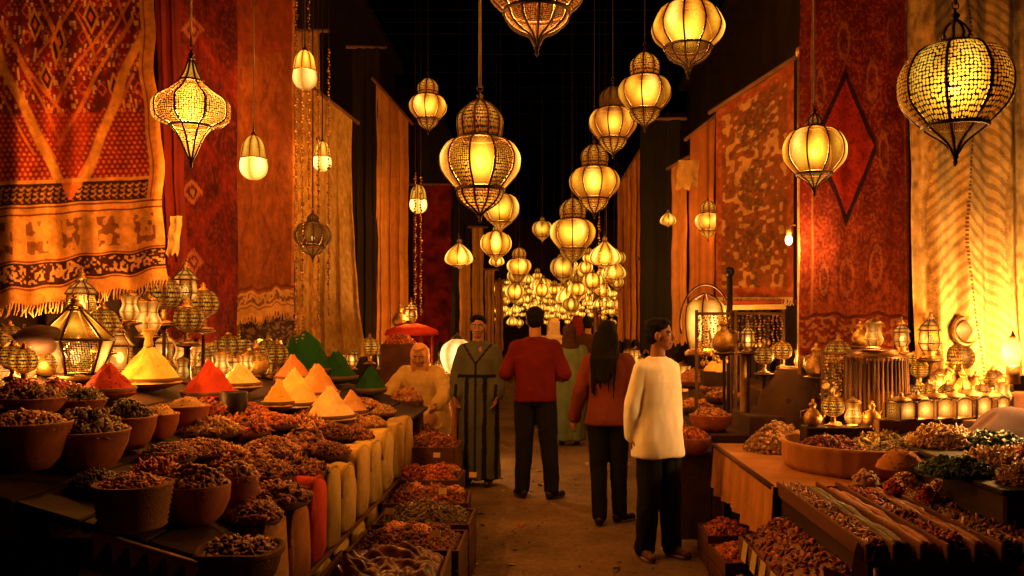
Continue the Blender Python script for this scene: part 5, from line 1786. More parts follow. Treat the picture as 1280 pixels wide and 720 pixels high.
for i, (x, y, R, kind, cols, lab) in enumerate(((2.40, 4.10, .17, 'herbs', [(.10, .07, .03), (.16, .1, .04)], 'dull brown leaf heap on the dark cabinet'), (2.14, 3.92, .13, 'pods', [(.3, .14, .05), (.2, .08, .03)], 'small brown pod heap at the front of the dark cabinet'), (2.42, 3.86, .12, 'nuts', NUT, 'small nut heap at the wall side of the dark cabinet'), (2.62, 4.55, .2, 'herbs', GREEN, 'second green leaf heap towards the wall on the platform'))):
    heap(lab, 'heap', Vector((x, y, .934)), R, .07, kind, cols, 670 + i)
# small support under the heaps that lie before the platform
bx = thing('low_cabinet', 'dark cabinet under the green leaf heap', 'cabinet', (2.28, 4.06, 0))
m = MB((.035, .018, .01)); m.box((0, 0, .455), (.66, .60, .91), bev=.012); m.build('body', WOOD, bx)
m = MB((.012, .007, .005)); m.box((0, 0, .921), (.70, .64, .022), bev=.005); m.build('top', WOOD, bx)
for s in (-1, 1):
    m = MB((.05, .024, .013)); m.box((s * .155, -.307, .5), (.28, .016, .62), bev=.006); d = m.build('door', WOOD, bx)
    m = MB(BR); m.ellipsoid((s * .04, -.325, .5), (.012, .012, .012), 8, 6); m.build('handle', BRASS, d)

# lantern boxes on stepped shelf
sh = thing('stepped_shelf', 'wooden step carrying the row of glowing lantern boxes', 'shelf', (2.62, 5.62, .934))
m = MB((.09, .04, .02)); m.box((0, .05, .05), (1.1, .34, .10), bev=.006); m.build('lower_step', WOOD, sh)
m = MB((.10, .04, .02)); m.box((.1, .32, .12), (1.1, .2, .24), bev=.006); m.build('upper_step', WOOD, sh)
def lantern_box():
    t = thing('lantern_box', 'x', 'lantern')
    for (cx, cy_, sx, sy) in ((0, -.5, 1, 0), (0, .5, 1, 0), (-.5, 0, 0, 1), (.5, 0, 0, 1)):
        m = MB()
        hw = .44
        def f(u, v):
            zt = .08 + v * (.62 + .16 * math.sin(PI * u))
            return ((u * 2 - 1) * hw if sx else cx * .92, (u * 2 - 1) * hw if sy else cy_ * .92, zt)
        m.grid(f, 9, 7); m.build('arched_pane', GF if cx else GT, t)
    m = MB(DK)
    for x in (-.47, .47):
        for y in (-.47, .47):
            m.box((x, y, .40), (.09, .09, .78), bev=.01)
    m.box((0, 0, .04), (1.06, 1.06, .08), bev=.01)
    for (x0, y0, x1, y1) in ((-.47, -.47, .47, -.47), (.47, -.47, .47, .47), (.47, .47, -.47, .47), (-.47, .47, -.47, -.47)):
        pts = [(x0 + (x1 - x0) * k / 8, y0 + (y1 - y0) * k / 8, .72 + .16 * math.sin(PI * k / 8)) for k in range(9)]
        m.tube(pts, .035, 5)
    m.build('frame', IRON, t)
    m = MB(BR); m.lathe([(.52, .80), (.40, .98), (.12, 1.06), (.08, 1.12), (.12, 1.16), (.02, 1.24)], 20); m.build('domed_lid', BRASS, t)
    return t
TP['box'] = lantern_box()
for i, (px, py, Y, hp, pw, lab) in enumerate(((1126, 528, 5.5, 34, 0, 'dim pierced lantern box at the aisle end of the step'), (1146, 522, 5.52, 36, 8, 'glowing lantern box next to the aisle end one'), (1169, 518, 5.55, 38, 9, 'third lantern box with bright wavy pane'), (1192, 512, 5.58, 38, 9, 'fourth lantern box with orange pane'), (1216, 506, 5.66, 38, 8, 'fifth lantern box close to the herringbone curtain'), (1240, 502, 5.7, 36, 8, 'last lantern box tucked below the bright corner'))):
    p = P(px, py, Y); p.z = 1.036
    stand('box', lab, p, S(hp, Y) * .82, pw, group='lantern boxes on the step', rz=.35 + .05 * i)
for i, (px, by, hp, kind, pw, lab) in enumerate(((1092, 436, 40, 'glass', 8, 'little lit lamp above the fringed stand'), (1127, 440, 44, 'hex', 8, 'small gold lantern beside the little lit lamp'), (1163, 448, 62, 'hex', 6, 'dark tower lantern before the herringbone curtain'), (1200, 478, 50, 'globe', 4, 'brass globe lamp above the lantern boxes'), (1222, 482, 40, 'pot', 0, 'brass teapot on the upper step near the bright corner'), (1180, 486, 40, 'pot', 0, 'brass pot behind the third lantern box'))):
    Y = 5.93
    p = P(px, by, Y); zb = 1.176 if px > 1135 else .8
    if p.z - zb > .02:
        riser(f'thin brass stand lifting the {lab}', p.x, Y, zb, p.z - zb)
    stand(kind, lab, p, S(hp, Y), pw)
# ring ornament
ro = thing('ring_ornament', 'round brass ring ornament on a stem before the herringbone curtain', 'ornament', P(1206, 470, 5.9))
m = MB((.2, .11, .04)); m.tube([(.075 * math.cos(a), .02 * math.sin(a), .30 + .09 * math.sin(a)) for a in np.linspace(0, 2 * PI, 24)], .016, 7, caps=False); m.build('ring', BRASS, ro)
m = MB((.3, .18, .06)); m.lathe([(.01, -.1), (.07, -.09), (.02, -.05), (.015, .2), (.01, .205)], 12); m.build('stem', BRASS, ro)
m = MB(); 
panel(m, smooth_prof([(.01, .37), (.045, .33), (.05, .29), (.01, .23)], 8), 0, 2 * PI, 0, 16); m.build('glass', GT, ro)
# fringed stand
fs_ = thing('fringed_stand', 'stand hung with long dark tassels below the little lit lamp', 'stand', P(1095, 530, 6.0))
zt = P(1095, 446, 6.0).z - fs_.location.z
m = MB((.14, .06, .025)); m.lathe([(.02, zt + .06), (.14, zt + .05), (.2, zt + .01), (.2, zt - .02), (.02, zt - .02)], 28); m.build('crown', BRASS, fs_)
m = MB((.05, .025, .015)); m.tube([(0, 0, -.8), (0, 0, zt)], .025, 8); m.build('pole', WOOD, fs_)
m = MB()
for k in range(44):
    a = 2 * PI * k / 44
    m.tube([(.2 * math.cos(a), .2 * math.sin(a), zt), (.205 * math.cos(a), .205 * math.sin(a), zt - .2), (.2 * math.cos(a + .03), .2 * math.sin(a + .03), zt - .42 - .03 * (k % 3))], [.006, .008, .011], 5, col=np.array((.10, .05, .025)) * (.4 + 1.4 * ((k * 7) % 5) / 5))
m.build('tassels', CLOTH, fs_)
# bright floor lamp in the corner
fl = thing('corner_lamp', 'very bright lamp glowing at the foot of the herringbone curtain', 'lamp', P(1266, 456, 5.45))
m = MB(); pr = smooth_prof([(.05, .40), (.13, .32), (.15, .18), (.10, .04), (.05, 0)], 12)
panel(m, pr, 0, 2 * PI, 0, 24); m.build('glass_shade', glow('hot_shade', (1, .5, .08), (1, .72, .25), 1.2, 2.6, .35), fl)
fl.scale = (.42,) * 3
m = MB(BR); m.lathe([(.06, 0), (.10, -.03), (.10, -.28), (.01, -.281)], 16); m.build('foot', BRASS, fl)
m = MB(BR); m.lathe([(.055, .40), (.03, .44), (.01, .5)], 12); m.build('cap', BRASS, fl)
lamp(fl, (0, .0, .2), 85, r=.08, col=(1, .55, .18))
cu = thing('crumpled_cloth', 'rust red cloth heaped in a crumpled mound below the bright corner lamp', 'cloth', P(1262, 530, 5.3) + Vector((0, 0, -.10)))
cu.scale = (.8, .8, .75)
m = MB((.03, .006, .003)); m.lathe(smooth_prof([(.08, -.04), (.34, -.03), (.36, .03), (.22, .16), (.10, .25), (.02, .27)], 16), 40, wob=.35, seed=5); m.build('cover', CLOTH, cu)
m = MB((.1, .03, .01)); m.tube([(.30 * math.cos(a), .30 * math.sin(a), -.03) for a in np.linspace(0, 2 * PI, 40)], .010, 6, caps=False); m.build('piping', CLOTH, cu)

# middle right: dark sack, orbs, posts, far right stepped goods
ds = thing('covered_jar', 'bulky dark cloth-covered jar between the wooden post and the fringed stand', 'jar', P(993, 560, 6.9))
h0 = P(993, 458, 6.9).z - ds.location.z
m = MB((.07, .035, .018)); m.lathe(smooth_prof([(.22, -.4), (.27, .0), (.28, h0 * .5), (.2, h0 * .85), (.12, h0)], 16), 30, wob=.08, seed=2); m.build('cover', CLOTH, ds)
m = MB((.25, .12, .04)); m.tube([(.13 * math.cos(a), .13 * math.sin(a), h0 * .97) for a in np.linspace(0, 2 * PI, 24)], .014, 6, caps=False); m.build('cord', JUTE, ds)
for i, (px, by, hp, kind, pw, lab) in enumerate(((978, 460, 34, 'globe', 14, 'round glowing globe lamp on the covered jar'), (1000, 458, 26, 'glass', 8, 'small glass lamp beside the glowing globe on the covered jar'), (955, 466, 34, 'globe', 0, 'speckled brass globe near the wooden post'), (905, 440, 44, 'pot', 0, 'brass pot behind the pale dome'), (935, 440, 40, 'hex', 0, 'dark little lantern under the mottled rug'), (1020, 470, 40, 'pot', 0, 'brass teapot between covered jar and fringed stand'), (1048, 470, 46, 'globe', 0, 'dull brass globe lamp before the hem of the red rug'), (1040, 492, 36, 'pot', 0, 'low brass pot in front of the dull globe lamp'), (1075, 432, 30, 'pot', 0, 'tiny brass pot below the red rug hem'))):
    Y = 6.9 if px < 1010 else 6.25
    p = P(px, by, Y)
    zf = ds.location.z + h0 - .01 if 970 < px < 1005 else p.z
    p.z = zf
    if not 970 < px < 1005:
        riser(f'tall brass stand under {lab}', p.x, Y, 0, p.z)
    stand(kind, lab, p, S(hp, Y), pw)
# poles
def pole(label, px, y0, y1, Y, r, tone, mat=WOOD, base=True):
    t = thing('tent_pole', label, 'pole', (P(px, 0, Y).x, Y, 0))
    z1 = P(px, y0, Y).z
    m = MB(tone); m.tube([(0, 0, 0), (0, 0, z1 * .5), (0, 0, z1)], r, 12); m.build('shaft', mat, t)
    m = MB(tuple(k * .7 for k in tone)); m.lathe([(.01, 0), (r * 2.6, 0), (r * 2.6, .03), (r * 1.2, .05)], 16); m.build('foot', IRON, t)
    m = MB(tuple(k * .7 for k in tone)); m.lathe([(r * 1.3, z1 - .06), (r * 1.6, z1 - .03), (r * 1.3, z1), (.01, z1 + .01)], 14); m.build('cap', IRON, t)
pole('short pale wooden post standing among the nut bins', 929, 430, 0, 7.0, .026, (.34, .18, .06))
pole('black street post in front of the mottled rug', 912, 335, 0, 7.35, .026, (.02, .012, .01), IRON)
pole('shiny brass pole between the mottled rug and the red rug', 1000, 60, 0, 6.75, .022, (.6, .36, .12), BRASS)
wb = thing('wall_bulb', 'small bright bulb shining beside the shiny brass pole', 'bulb', P(986, 300, 6.6))
m = MB(); m.ellipsoid((0, 0, 0), (.028, .028, .04), 12, 8); m.build('glass', BULB, wb)
m = MB(BR); m.lathe([(.02, .035), (.024, .05), (.02, .09), (.01, .095)], 10); m.build('socket', BRASS, wb)
m = MB(BR); m.tube([(0, 0, .09), (.03, .02, .12), (.075, .1, .12)], .007, 6); m.build('arm', BRASS, wb)
lamp(wb, (0, -.08, 0), 6, r=.03)
# shelf under the mottled rug
sf = thing('wall_shelf', 'dark shelf board with pale fringe below the mottled rug', 'shelf', P(945, 378, 7.9))
m = MB((.16, .03, .015)); m.box((0, 0, 0), (.8, .22, .04), Matrix.Rotation(-.9, 3, 'Z'), .006); m.build('board', WOOD, sf)
m = MB((.5, .36, .16)); m.box((-.07, -.09, -.045), (.76, .012, .045), Matrix.Rotation(-.9, 3, 'Z'), .004); m.build('fringe', CLOTH, sf)

# big arched lantern with twin lights
al = thing('arched_lantern', 'large arched lantern with twin bright tubes behind the man in white', 'lantern', P(882, 436, 7.6))
Hh = S(66, 7.6)
for k in range(6):
    m = MB(); a0, a1 = 2 * PI * k / 6 + .2, 2 * PI * (k + 1) / 6 + .2
    panel(m, smooth_prof([(.14, 0), (.17, Hh * .3), (.17, Hh * .75), (.12, Hh * .92)], 9), a0, a1, .0, 5); m.build('glass_panel', GB if k % 2 else GT, al)
m = MB(DK)
for k in range(6):
    a = 2 * PI * k / 6 + .2
    m.tube([(r * math.cos(a), r * math.sin(a), z) for r, z in smooth_prof([(.145, 0), (.175, Hh * .3), (.175, Hh * .75), (.125, Hh * .92), (.02, Hh * 1.05)], 12)], .007, 5)
m.tube([(.22 * math.cos(a), 0, Hh * .5 + Hh * .72 * math.sin(a)) for a in np.linspace(-.3, PI + .3, 22)], .009, 6)
m.build('frame', IRON, al)
m = MB(BR); m.lathe([(.01, -.06), (.18, -.06), (.18, -.03), (.14, 0)], 18); m.build('foot', BRASS, al)
for s in (-1, 1):
    m = MB(); m.ellipsoid((s * .06, -.03, Hh * .4), (.025, .025, .12), 10, 8); m.build('tube', BULB, al)
lamp(al, (0, 0, Hh * .45), 40, r=.08)

# stepped bins beyond the man in white
fr = thing('nut_stall', 'stepped dark stall of nut bins behind the man in white', 'stall', (1.55, 8.0, 0))
for k in range(4):
    xx = -.45 + k * .28
    m = MB((.06, .028, .014)); hz = .125 + .5 * (1.55 + xx) - .02; m.box((xx, .1, hz / 2), (.275, 2.9, hz), bev=.008); m.build('step', WOOD, fr)
FB = [(862, 566, 27, 'pot', 'nuts', REDN, 'clay pot of red fruit beside the white tunic'), (846, 548, 22, 'wood', 'dates', DATE, 'black bowl of dates touching the white tunic'), (888, 545, 26, 'clay', 'nuts', NUT, 'clay bowl of nuts beside the short pale post'),
      (870, 515, 26, 'wood', 'nuts', NUT, 'wide bowl of brown nuts halfway up the nut stall'), (905, 512, 24, 'wood', 'nuts', NUT, 'bowl of brown nuts next to the short pale post'), (862, 490, 22, 'wood', 'nuts', [(.5, .2, .06), (.4, .14, .05)], 'bowl of orange nuts behind the white shoulder'), (898, 492, 24, 'wood', 'nuts', [(.45, .18, .06), (.35, .12, .04)], 'bowl of orange nuts below the pale dome'), (870, 468, 20, 'wood', 'nuts', [(.5, .24, .08), (.4, .16, .05)], 'bowl of golden nuts under the arched lantern')]
for i, (px, py, r, stl, kind, cols, lab) in enumerate(FB):
    p = onR(px, py); R = S(r, p.y)
    p.z = .125 + .5 * min(2.47, (1.1 + .28 * round((p.x - 1.1) / .28))) - .02
    h = .07 if stl == 'wood' else .13
    vessel(lab, p, R, h, stl, 700 + i); heap(f'pile filling the {lab}', 'heap', p + Vector((0, 0, h * .85)), R * .94, .07, kind, cols, 720 + i)
p = P(896, 480, 8.2)
bk = thing('wooden_box', 'dark square box that holds the pale dome of spice', 'box', p)
m = MB((.03, .016, .01)); m.box((0, 0, .05), (.27, .22, .13), bev=.008); m.build('body', WOOD, bk)
m = MB((.05, .026, .014)); m.box((0, 0, .118), (.29, .24, .014), bev=.004); m.build('rim', WOOD, bk)
heap('pale cream dome of spice standing in a dark box', 'spice heap', p + Vector((0, 0, .126)), .125, .10, 'dome', [(.62, .38, .12)], 740)
# low things on the ground along the right edge of the aisle
for i, (x, y, sx, sy, sz, lab) in enumerate(((1.18, 5.3, .34, .44, .26, 'low crate under the ochre cloth'), (1.22, 6.0, .34, .4, .24, 'low crate under the far end of the ochre cloth'), (1.12, 4.7, .3, .4, .22, 'low crate beside the tray lip of the rack'), (1.2, 6.95, .3, .4, .4, 'crate on the ground beside the black trousers'))):
    crate(lab, Vector((x, y, .004)), sx, sy, sz, (.09, .035, .016), RNG.uniform(-.08, .08))
    filling(f'reddish dried goods in the {lab}', Vector((x, y, sz - .03)), sx - .05, sy - .05, .06, 'nuts', REDN, 760 + i)
# near right corner: stool, bundle, bench in the dark
sb = thing('cloth_bundle', 'dark red cloth bundle on the low bench in the shadowy corner', 'bundle', Vector((1.98, 3.52, .50)))
m = MB((.10, .025, .015)); m.lathe(smooth_prof([(.10, 0), (.2, .04), (.2, .12), (.1, .2), (.03, .23)], 14), 28, wob=.12, seed=8); m.build('wrap', CLOTH, sb)
m = MB((.2, .1, .04)); m.lathe([(.035, .21), (.05, .23), (.03, .27), (.06, .31), (.02, .315)], 14, wob=.2, seed=1); m.build('knot', CLOTH, sb)
bn = thing('low_bench', 'low wooden bench in the dark near corner', 'bench', (1.95, 3.5, 0))
m = MB((.10, .05, .02)); m.box((0, 0, .48), (.62, .3, .03), bev=.005); m.build('seat', WOOD, bn)
m = MB((.16, .08, .03)); m.box((0, -.16, .40), (.6, .02, .07), bev=.004); m.build('apron', WOOD, bn)
for x in (-.27, .27):
    m = MB((.06, .03, .014)); m.box((x, 0, .23), (.04, .26, .46), bev=.005); m.build('leg', WOOD, bn)
bg_ = thing('paper_bag', 'dull yellow paper bag standing between the rack and the cabinet', 'bag', Vector((2.05, 3.75, .55)))
m = MB((.24, .15, .06))
m.loft([[(sx * .08 * (1 + .1 * (j == 2)), sy * .05, z) for sx, sy in ((-1, -1), (0, -1.15), (1, -1), (1.1, 0), (1, 1), (0, 1.1), (-1, 1), (-1.05, 0))] for j, z in enumerate((0, .06, .13, .19))]); m.build('body', CLOTH, bg_)
m = MB((.18, .1, .04)); m.loft([[(sx * .082, sy * .05, z) for sx, sy in ((-1, -1), (0, -1.1), (1, -1), (1.1, 0), (1, 1), (0, 1.1), (-1, 1), (-1.05, 0))] for z in (.19, .215)]); m.build('folded_top', CLOTH, bg_)
crt = crate('plain crate that carries the dull yellow paper bag', Vector((2.05, 3.85, .004)), .4, .34, .5, (.06, .03, .014))
m = MB((.06, .03, .014)); m.box((0, 0, .52), (.4, .34, .02)); m.build('lid', WOOD, crt)

# ---- far stalls on both sides
def far_stall(label, x, y, side, seed):
    rr = random.Random(seed)
    t = thing('far_stall', label, 'stall', (x, y, 0), group=None)
    m = MB((.16, .05, .02)); m.box((0, 0, .78), (.8, 1.5, .04), bev=.006); m.build('top', WOOD, t)
    m = MB((rr.uniform(.1, .3), rr.uniform(.04, .1), .03)); cloth_fold(m, -.75, .75, -side * .4, .78, .05, .02, 7, 50, 10, axis='x', sgn=-side, seed=seed); m.build('skirt_cloth', CLOTH, t)
    m = MB((.2, .1, .04)); cloth_fold(m, -.4, .4, -.76, .78, .05, .02, 4, 30, 10, axis='y', sgn=-1, seed=seed); m.build('end_cloth', CLOTH, t)
    return rr


k = 0
for y, x, side, lab in ((11.2, -1.55, -1, 'far stall with a hanging cloth skirt behind the grey robe'), (13.4, -1.5, -1, 'second far stall, just past the white paper lamp'), (16.0, -1.45, -1, 'third far stall below the gold scarf strips'), (19, -1.4, -1, 'fourth far stall deep in the alley under the gold strips'),
                        (11.4, 1.6, 1, 'far stall behind the long-haired woman'), (13.8, 1.55, 1, 'second far stall behind the long-haired woman, further on'), (16.6, 1.5, 1, 'third far stall beneath the slim gold curtain'), (20, 1.45, 1, 'deepest stall on the slim gold curtain side')):
    rr = far_stall(lab, x, y, side, k)
    for q in range(4):
        yy = y - .55 + q * .36
        xx = x - side * rr.uniform(.05, .3)
        if q % 2 == 0:
            heap(f'small goods heap on the {lab}', 'heap', Vector((xx, yy, .802)), .16, .12, 'nuts', rr.choice([NUT, REDN, PALE]), 800 + k * 5 + q, group=f'goods on the {lab}'[:60])
        else:
            stand(rr.choice(['glass', 'hex', 'square']), f'small lit lantern on the {lab}', Vector((xx + side * .2, yy, .802)), rr.uniform(.3, .45), 12 if q == 1 else 5, group=f'lanterns on the {lab}'[:60])
    k += 1

# ---- dense banks of little lanterns and brassware behind the goods
rc = random.Random(11)
def bank(n, x0, x1, y0, y1, h0, h1, plane, label, group, kinds, every, Yf=None, avoid=()):
    done = []
    tries = 0
    while len(done) < n and tries < 3000:
        tries += 1
        px, py = rc.uniform(x0, x1), rc.uniform(y0, y1)
        hp = rc.uniform(h0, h1)
        if any(abs(px - a) < .42 * (hp + c) / 2 and abs(py - b) < 7 for a, b, c in done):
            continue
        if any(ax0 < px < ax1 and ay0 < py < ay1 for ax0, ay0, ax1, ay1 in avoid):
            continue
        done.append((px, py, hp))
        p = plane(px, py)
        stand(rc.choice(kinds), label, p, S(hp, p.y), (22 if len(done) % every == 0 else 0), group=group)


bank(26, 12, 285, 446, 476, 30, 46, onL, 'small brass or glass lantern crowded behind the mustard and red spice cones', 'lanterns crowded behind the red cones', ['glass', 'square', 'hex', 'globe', 'glass'], 4, avoid=((150, 440, 225, 480), (40, 440, 132, 470)))
bank(16, 288, 338, 440, 472, 28, 42, onL, 'small brass or glass lantern crowded under the orange-brown rug', 'lanterns crowded under the orange rug', ['glass', 'square', 'hex', 'globe', 'pot'], 4)
bank(12, 405, 490, 426, 446, 24, 34, onL, 'small brass or glass lantern crowded among the green mounds', 'lanterns crowded among the green mounds', ['glass', 'square', 'hex', 'globe', 'glass'], 3)


def onB(px, py):      # sloping shelf at the back of the right hand stall
    Y = 5.55 + (520 - py) * .010
    return P(px, py, Y)


bs = thing('back_shelf', 'dark sloping shelf crowded with brassware below the red rug', 'shelf', (2.2, 6.1, 0))
m = MB((.010, .006, .005))
for k in range(6):
    py = 520 - k * 13; q0 = onB(1134, py); q1 = onB(1268, py)
    m.box(((q0.x + q1.x) / 2 - 2.2, q0.y - 6.1 + .065, q0.z / 2 + .25), (q1.x - q0.x, .128, q0.z - .506 - .004), bev=.006)
m.build('steps', WOOD, bs)


def onBs(px, py):
    k = max(0, min(5, round((520 - py) / 13)))
    q = onB(px, 520 - k * 13); q.y += .05
    q.z -= .006
    return Vector(((px - VX) * q.y / F, q.y, q.z))


bank(26, 1140, 1262, 455, 512, 26, 40, onBs, 'small brass or glass lantern crowded on the sloping back shelf below the red rug', 'brassware crowded on the back shelf', ['glass', 'hex', 'globe', 'pot', 'square', 'globe'], 5)
ls = thing('low_step', 'narrow dark step with a few brass things below the fringed stand', 'step', (1.95, 5.66, .758))
m = MB((.03, .015, .009)); m.box((0, 0, .11), (.62, .16, .22), bev=.006); m.build('body', WOOD, ls)
for i, (dx, kind, hh, pw, lab) in enumerate(((-.25, 'pot', .17, 0, 'small brass teapot at the aisle end of the narrow dark step'), (-.12, 'globe', .2, 4, 'little globe lamp second along the narrow dark step'), (.01, 'glass', .19, 5, 'little glass lantern third along the narrow dark step'), (.13, 'pot', .16, 0, 'little brass pot fourth along the narrow dark step'), (.25, 'hex', .22, 4, 'little hexagonal lantern at the wall end of the narrow dark step'))):
    stand(kind, lab, Vector((1.95 + dx, 5.65, .979)), hh, pw)
# strings of trinkets hung on small racks
def trinket_rack(label, px, y0, y1, Y, wpx, n, tone):
    a = P(px - wpx / 2, y0, Y); b = P(px + wpx / 2, y0, Y); zb = P(px, y1, Y).z
    t = thing('trinket_rack', label, 'rack', (a.x, Y, 0))
    w_ = b.x - a.x
    m = MB((.10, .05, .025)); m.tube([(0, 0, a.z), (w_, 0, a.z)], .012, 8)
    for x in (0, w_):
        m.tube([(x, .01, 0), (x, .01, a.z + .03)], .014, 8)
    m.build('frame', WOOD, t)
    for k in range(n):
        x = w_ * (k + .5) / n; L_ = (a.z - zb) * rc.uniform(.55, 1)
        m = MB(); q = int(L_ / .022)
        pos = np.array([(.006 * math.sin(i * 1.3 + k), .004 * math.cos(i), -L_ * (i + .5) / q) for i in range(q)])
        tn = np.array(tone) * rc.uniform(.5, 1.5)
        m.pebbles(pos, .0095, np.clip(tn * RNG.uniform(.5, 1.6, (q, 1)), 0, 1), (1, 1, 1.3), seed=k)
        m.ellipsoid((0, 0, -L_ - .02), (.02, .008, .026), 8, 6, col=np.clip(tn * 1.4, 0, 1))
        m.build('strand', BRASS, t, loc=(x, 0, a.z))
    return t


trinket_rack('rack of golden trinket strands between the black post and the arched lantern', 893, 392, 452, 7.3, 44, 9, (.4, .22, .07))
trinket_rack('rack of dark trinket strands beneath the mottled rug', 950, 392, 448, 7.25, 60, 11, (.2, .1, .04))
trinket_rack('rack of pale bead strands in front of the red rug hem', 1046, 442, 500, 6.15, 34, 10, (.42, .26, .1))
# ------------------------------------------------------------------ people
def remesh(mb, voxel, smooth=2, dispfn=None):
    """fuse the overlapping closed shapes of a builder into one continuous surface; returns (verts, faces)"""
    me = bpy.data.meshes.new('tmp'); V = np.concatenate(mb.v)
    me.from_pydata(V.tolist(), [], mb.f)
    o = bpy.data.objects.new('tmp', me); COL.objects.link(o)
    r = o.modifiers.new('r', 'REMESH'); r.mode = 'VOXEL'; r.voxel_size = voxel; r.adaptivity = 0
    s = o.modifiers.new('s', 'SMOOTH'); s.factor = .5; s.iterations = smooth
    dg = bpy.context.evaluated_depsgraph_get(); dg.update()
    ev = o.evaluated_get(dg); m2 = ev.to_mesh()
    n = len(m2.vertices); co_ = np.zeros(n * 3, np.float32); m2.vertices.foreach_get('co', co_); co_ = co_.reshape(-1, 3).astype(float)
    no = np.zeros(n * 3, np.float32); m2.vertex_normals.foreach_get('vector', no); no = no.reshape(-1, 3).astype(float)
    fs = [tuple(p.vertices) for p in m2.polygons]
    ev.to_mesh_clear()
    bpy.data.objects.remove(o); bpy.data.meshes.remove(me)
    if dispfn is not None and n:
        co_ = co_ + no * np.array([dispfn(Vector(p)) for p in co_])[:, None]
    return co_, fs


def fused(name, mb, mat, parent, voxel, colfn, smooth=2, dispfn=None):
    v, f = remesh(mb, voxel, smooth, dispfn)
    o = MB()
    cols = np.array(colfn(v)) if callable(colfn) else np.tile(np.asarray(colfn, float), (len(v), 1))
    o.add(v, f, cols=cols)
    return o.build(name, mat, parent)


def ering(c, rx, ry, n=22, e=.9, ax=None):
    out = []
    for i in range(n):
        a = 2 * PI * i / n
        p = Vector((rx * math.copysign(abs(math.cos(a)) ** e, math.cos(a)), ry * math.copysign(abs(math.sin(a)) ** e, math.sin(a)), 0))
        out.append(Vector(c) + (ax @ p if ax is not None else p))
    return out


def hand(mb, W, d, nrm, curl=.5, side=1, s=1.0):
    """palm and five fingers; d: wrist to knuckles, nrm: palm side, side: which way the thumb leaves"""
    d = Vector(d).normalized(); nrm = Vector(nrm); nrm = (nrm - d * nrm.dot(d)).normalized(); a = d.cross(nrm).normalized() * side
    W = Vector(W)
    R = Matrix((a, nrm, d)).transposed()
    mb.ellipsoid(W + d * .045 * s, (.043 * s, .019 * s, .055 * s), 14, 9, R)
    for i, (off, L_) in enumerate(((.031, .068), (.0105, .078), (-.0105, .072), (-.031, .056))):
        p = W + d * .078 * s + a * off * s
        ang = 0.
        dd = d.copy()
        for k, fr_ in enumerate((.42, .32, .26)):
            ang += curl * (.55, .6, .5)[k]
            dd = d * math.cos(ang) + nrm * math.sin(ang) + a * off * 2.2
            q = p + dd.normalized() * L_ * fr_ * s * 1.05
            mb.capsule(p, q, (.0092 - k * .0009) * s, (.0085 - k * .0009) * s, 8)
            p = q
    p = W + d * .022 * s + a * .03 * s
    q = p + (d * .55 + a * .75 + nrm * .35).normalized() * .04 * s
    mb.capsule(p, q, .0125 * s, .0105 * s, 8)
    r_ = q + (d * .85 + a * .25 + nrm * .45).normalized() * .034 * s
    mb.capsule(q, r_, .0105 * s, .0085 * s, 8)


def head_shape(mb, C, R, s=1.0):
    """skull, jaw, nose, brow, lips, ears; R turns the head (local +y = face)"""
    def at(x, y, z):
        return C + R @ Vector((x * s, y * s, z * s))
    def el(c, r, n=14, m=9, rot=None):
        mb.ellipsoid(at(*c), tuple(k * s for k in r), n, m, R if rot is None else R @ rot)
    el((0, -.012, .028), (.074, .093, .088), 20, 13)
    el((0, .022, -.03), (.060, .064, .075), 18, 11)
    el((0, .048, -.083), (.036, .034, .026))
    for sg in (-1, 1):
        el((sg * .036, .055, -.028), (.026, .026, .028))
        el((sg * .030, .074, .022), (.026, .012, .009))
        mb.ellipsoid(at(sg * .076, -.008, -.008), (.009 * s, .022 * s, .034 * s), 10, 7, R)
        el((sg * .012, .094, -.036), (.010, .010, .008), 8, 6)
    mb.capsule(at(0, .080, .018), at(0, .103, -.03), .009 * s, .0125 * s, 10)
    el((0, .082, -.058), (.024, .010, .006), 10, 7)
    el((0, .081, -.069), (.020, .010, .007), 10, 7)


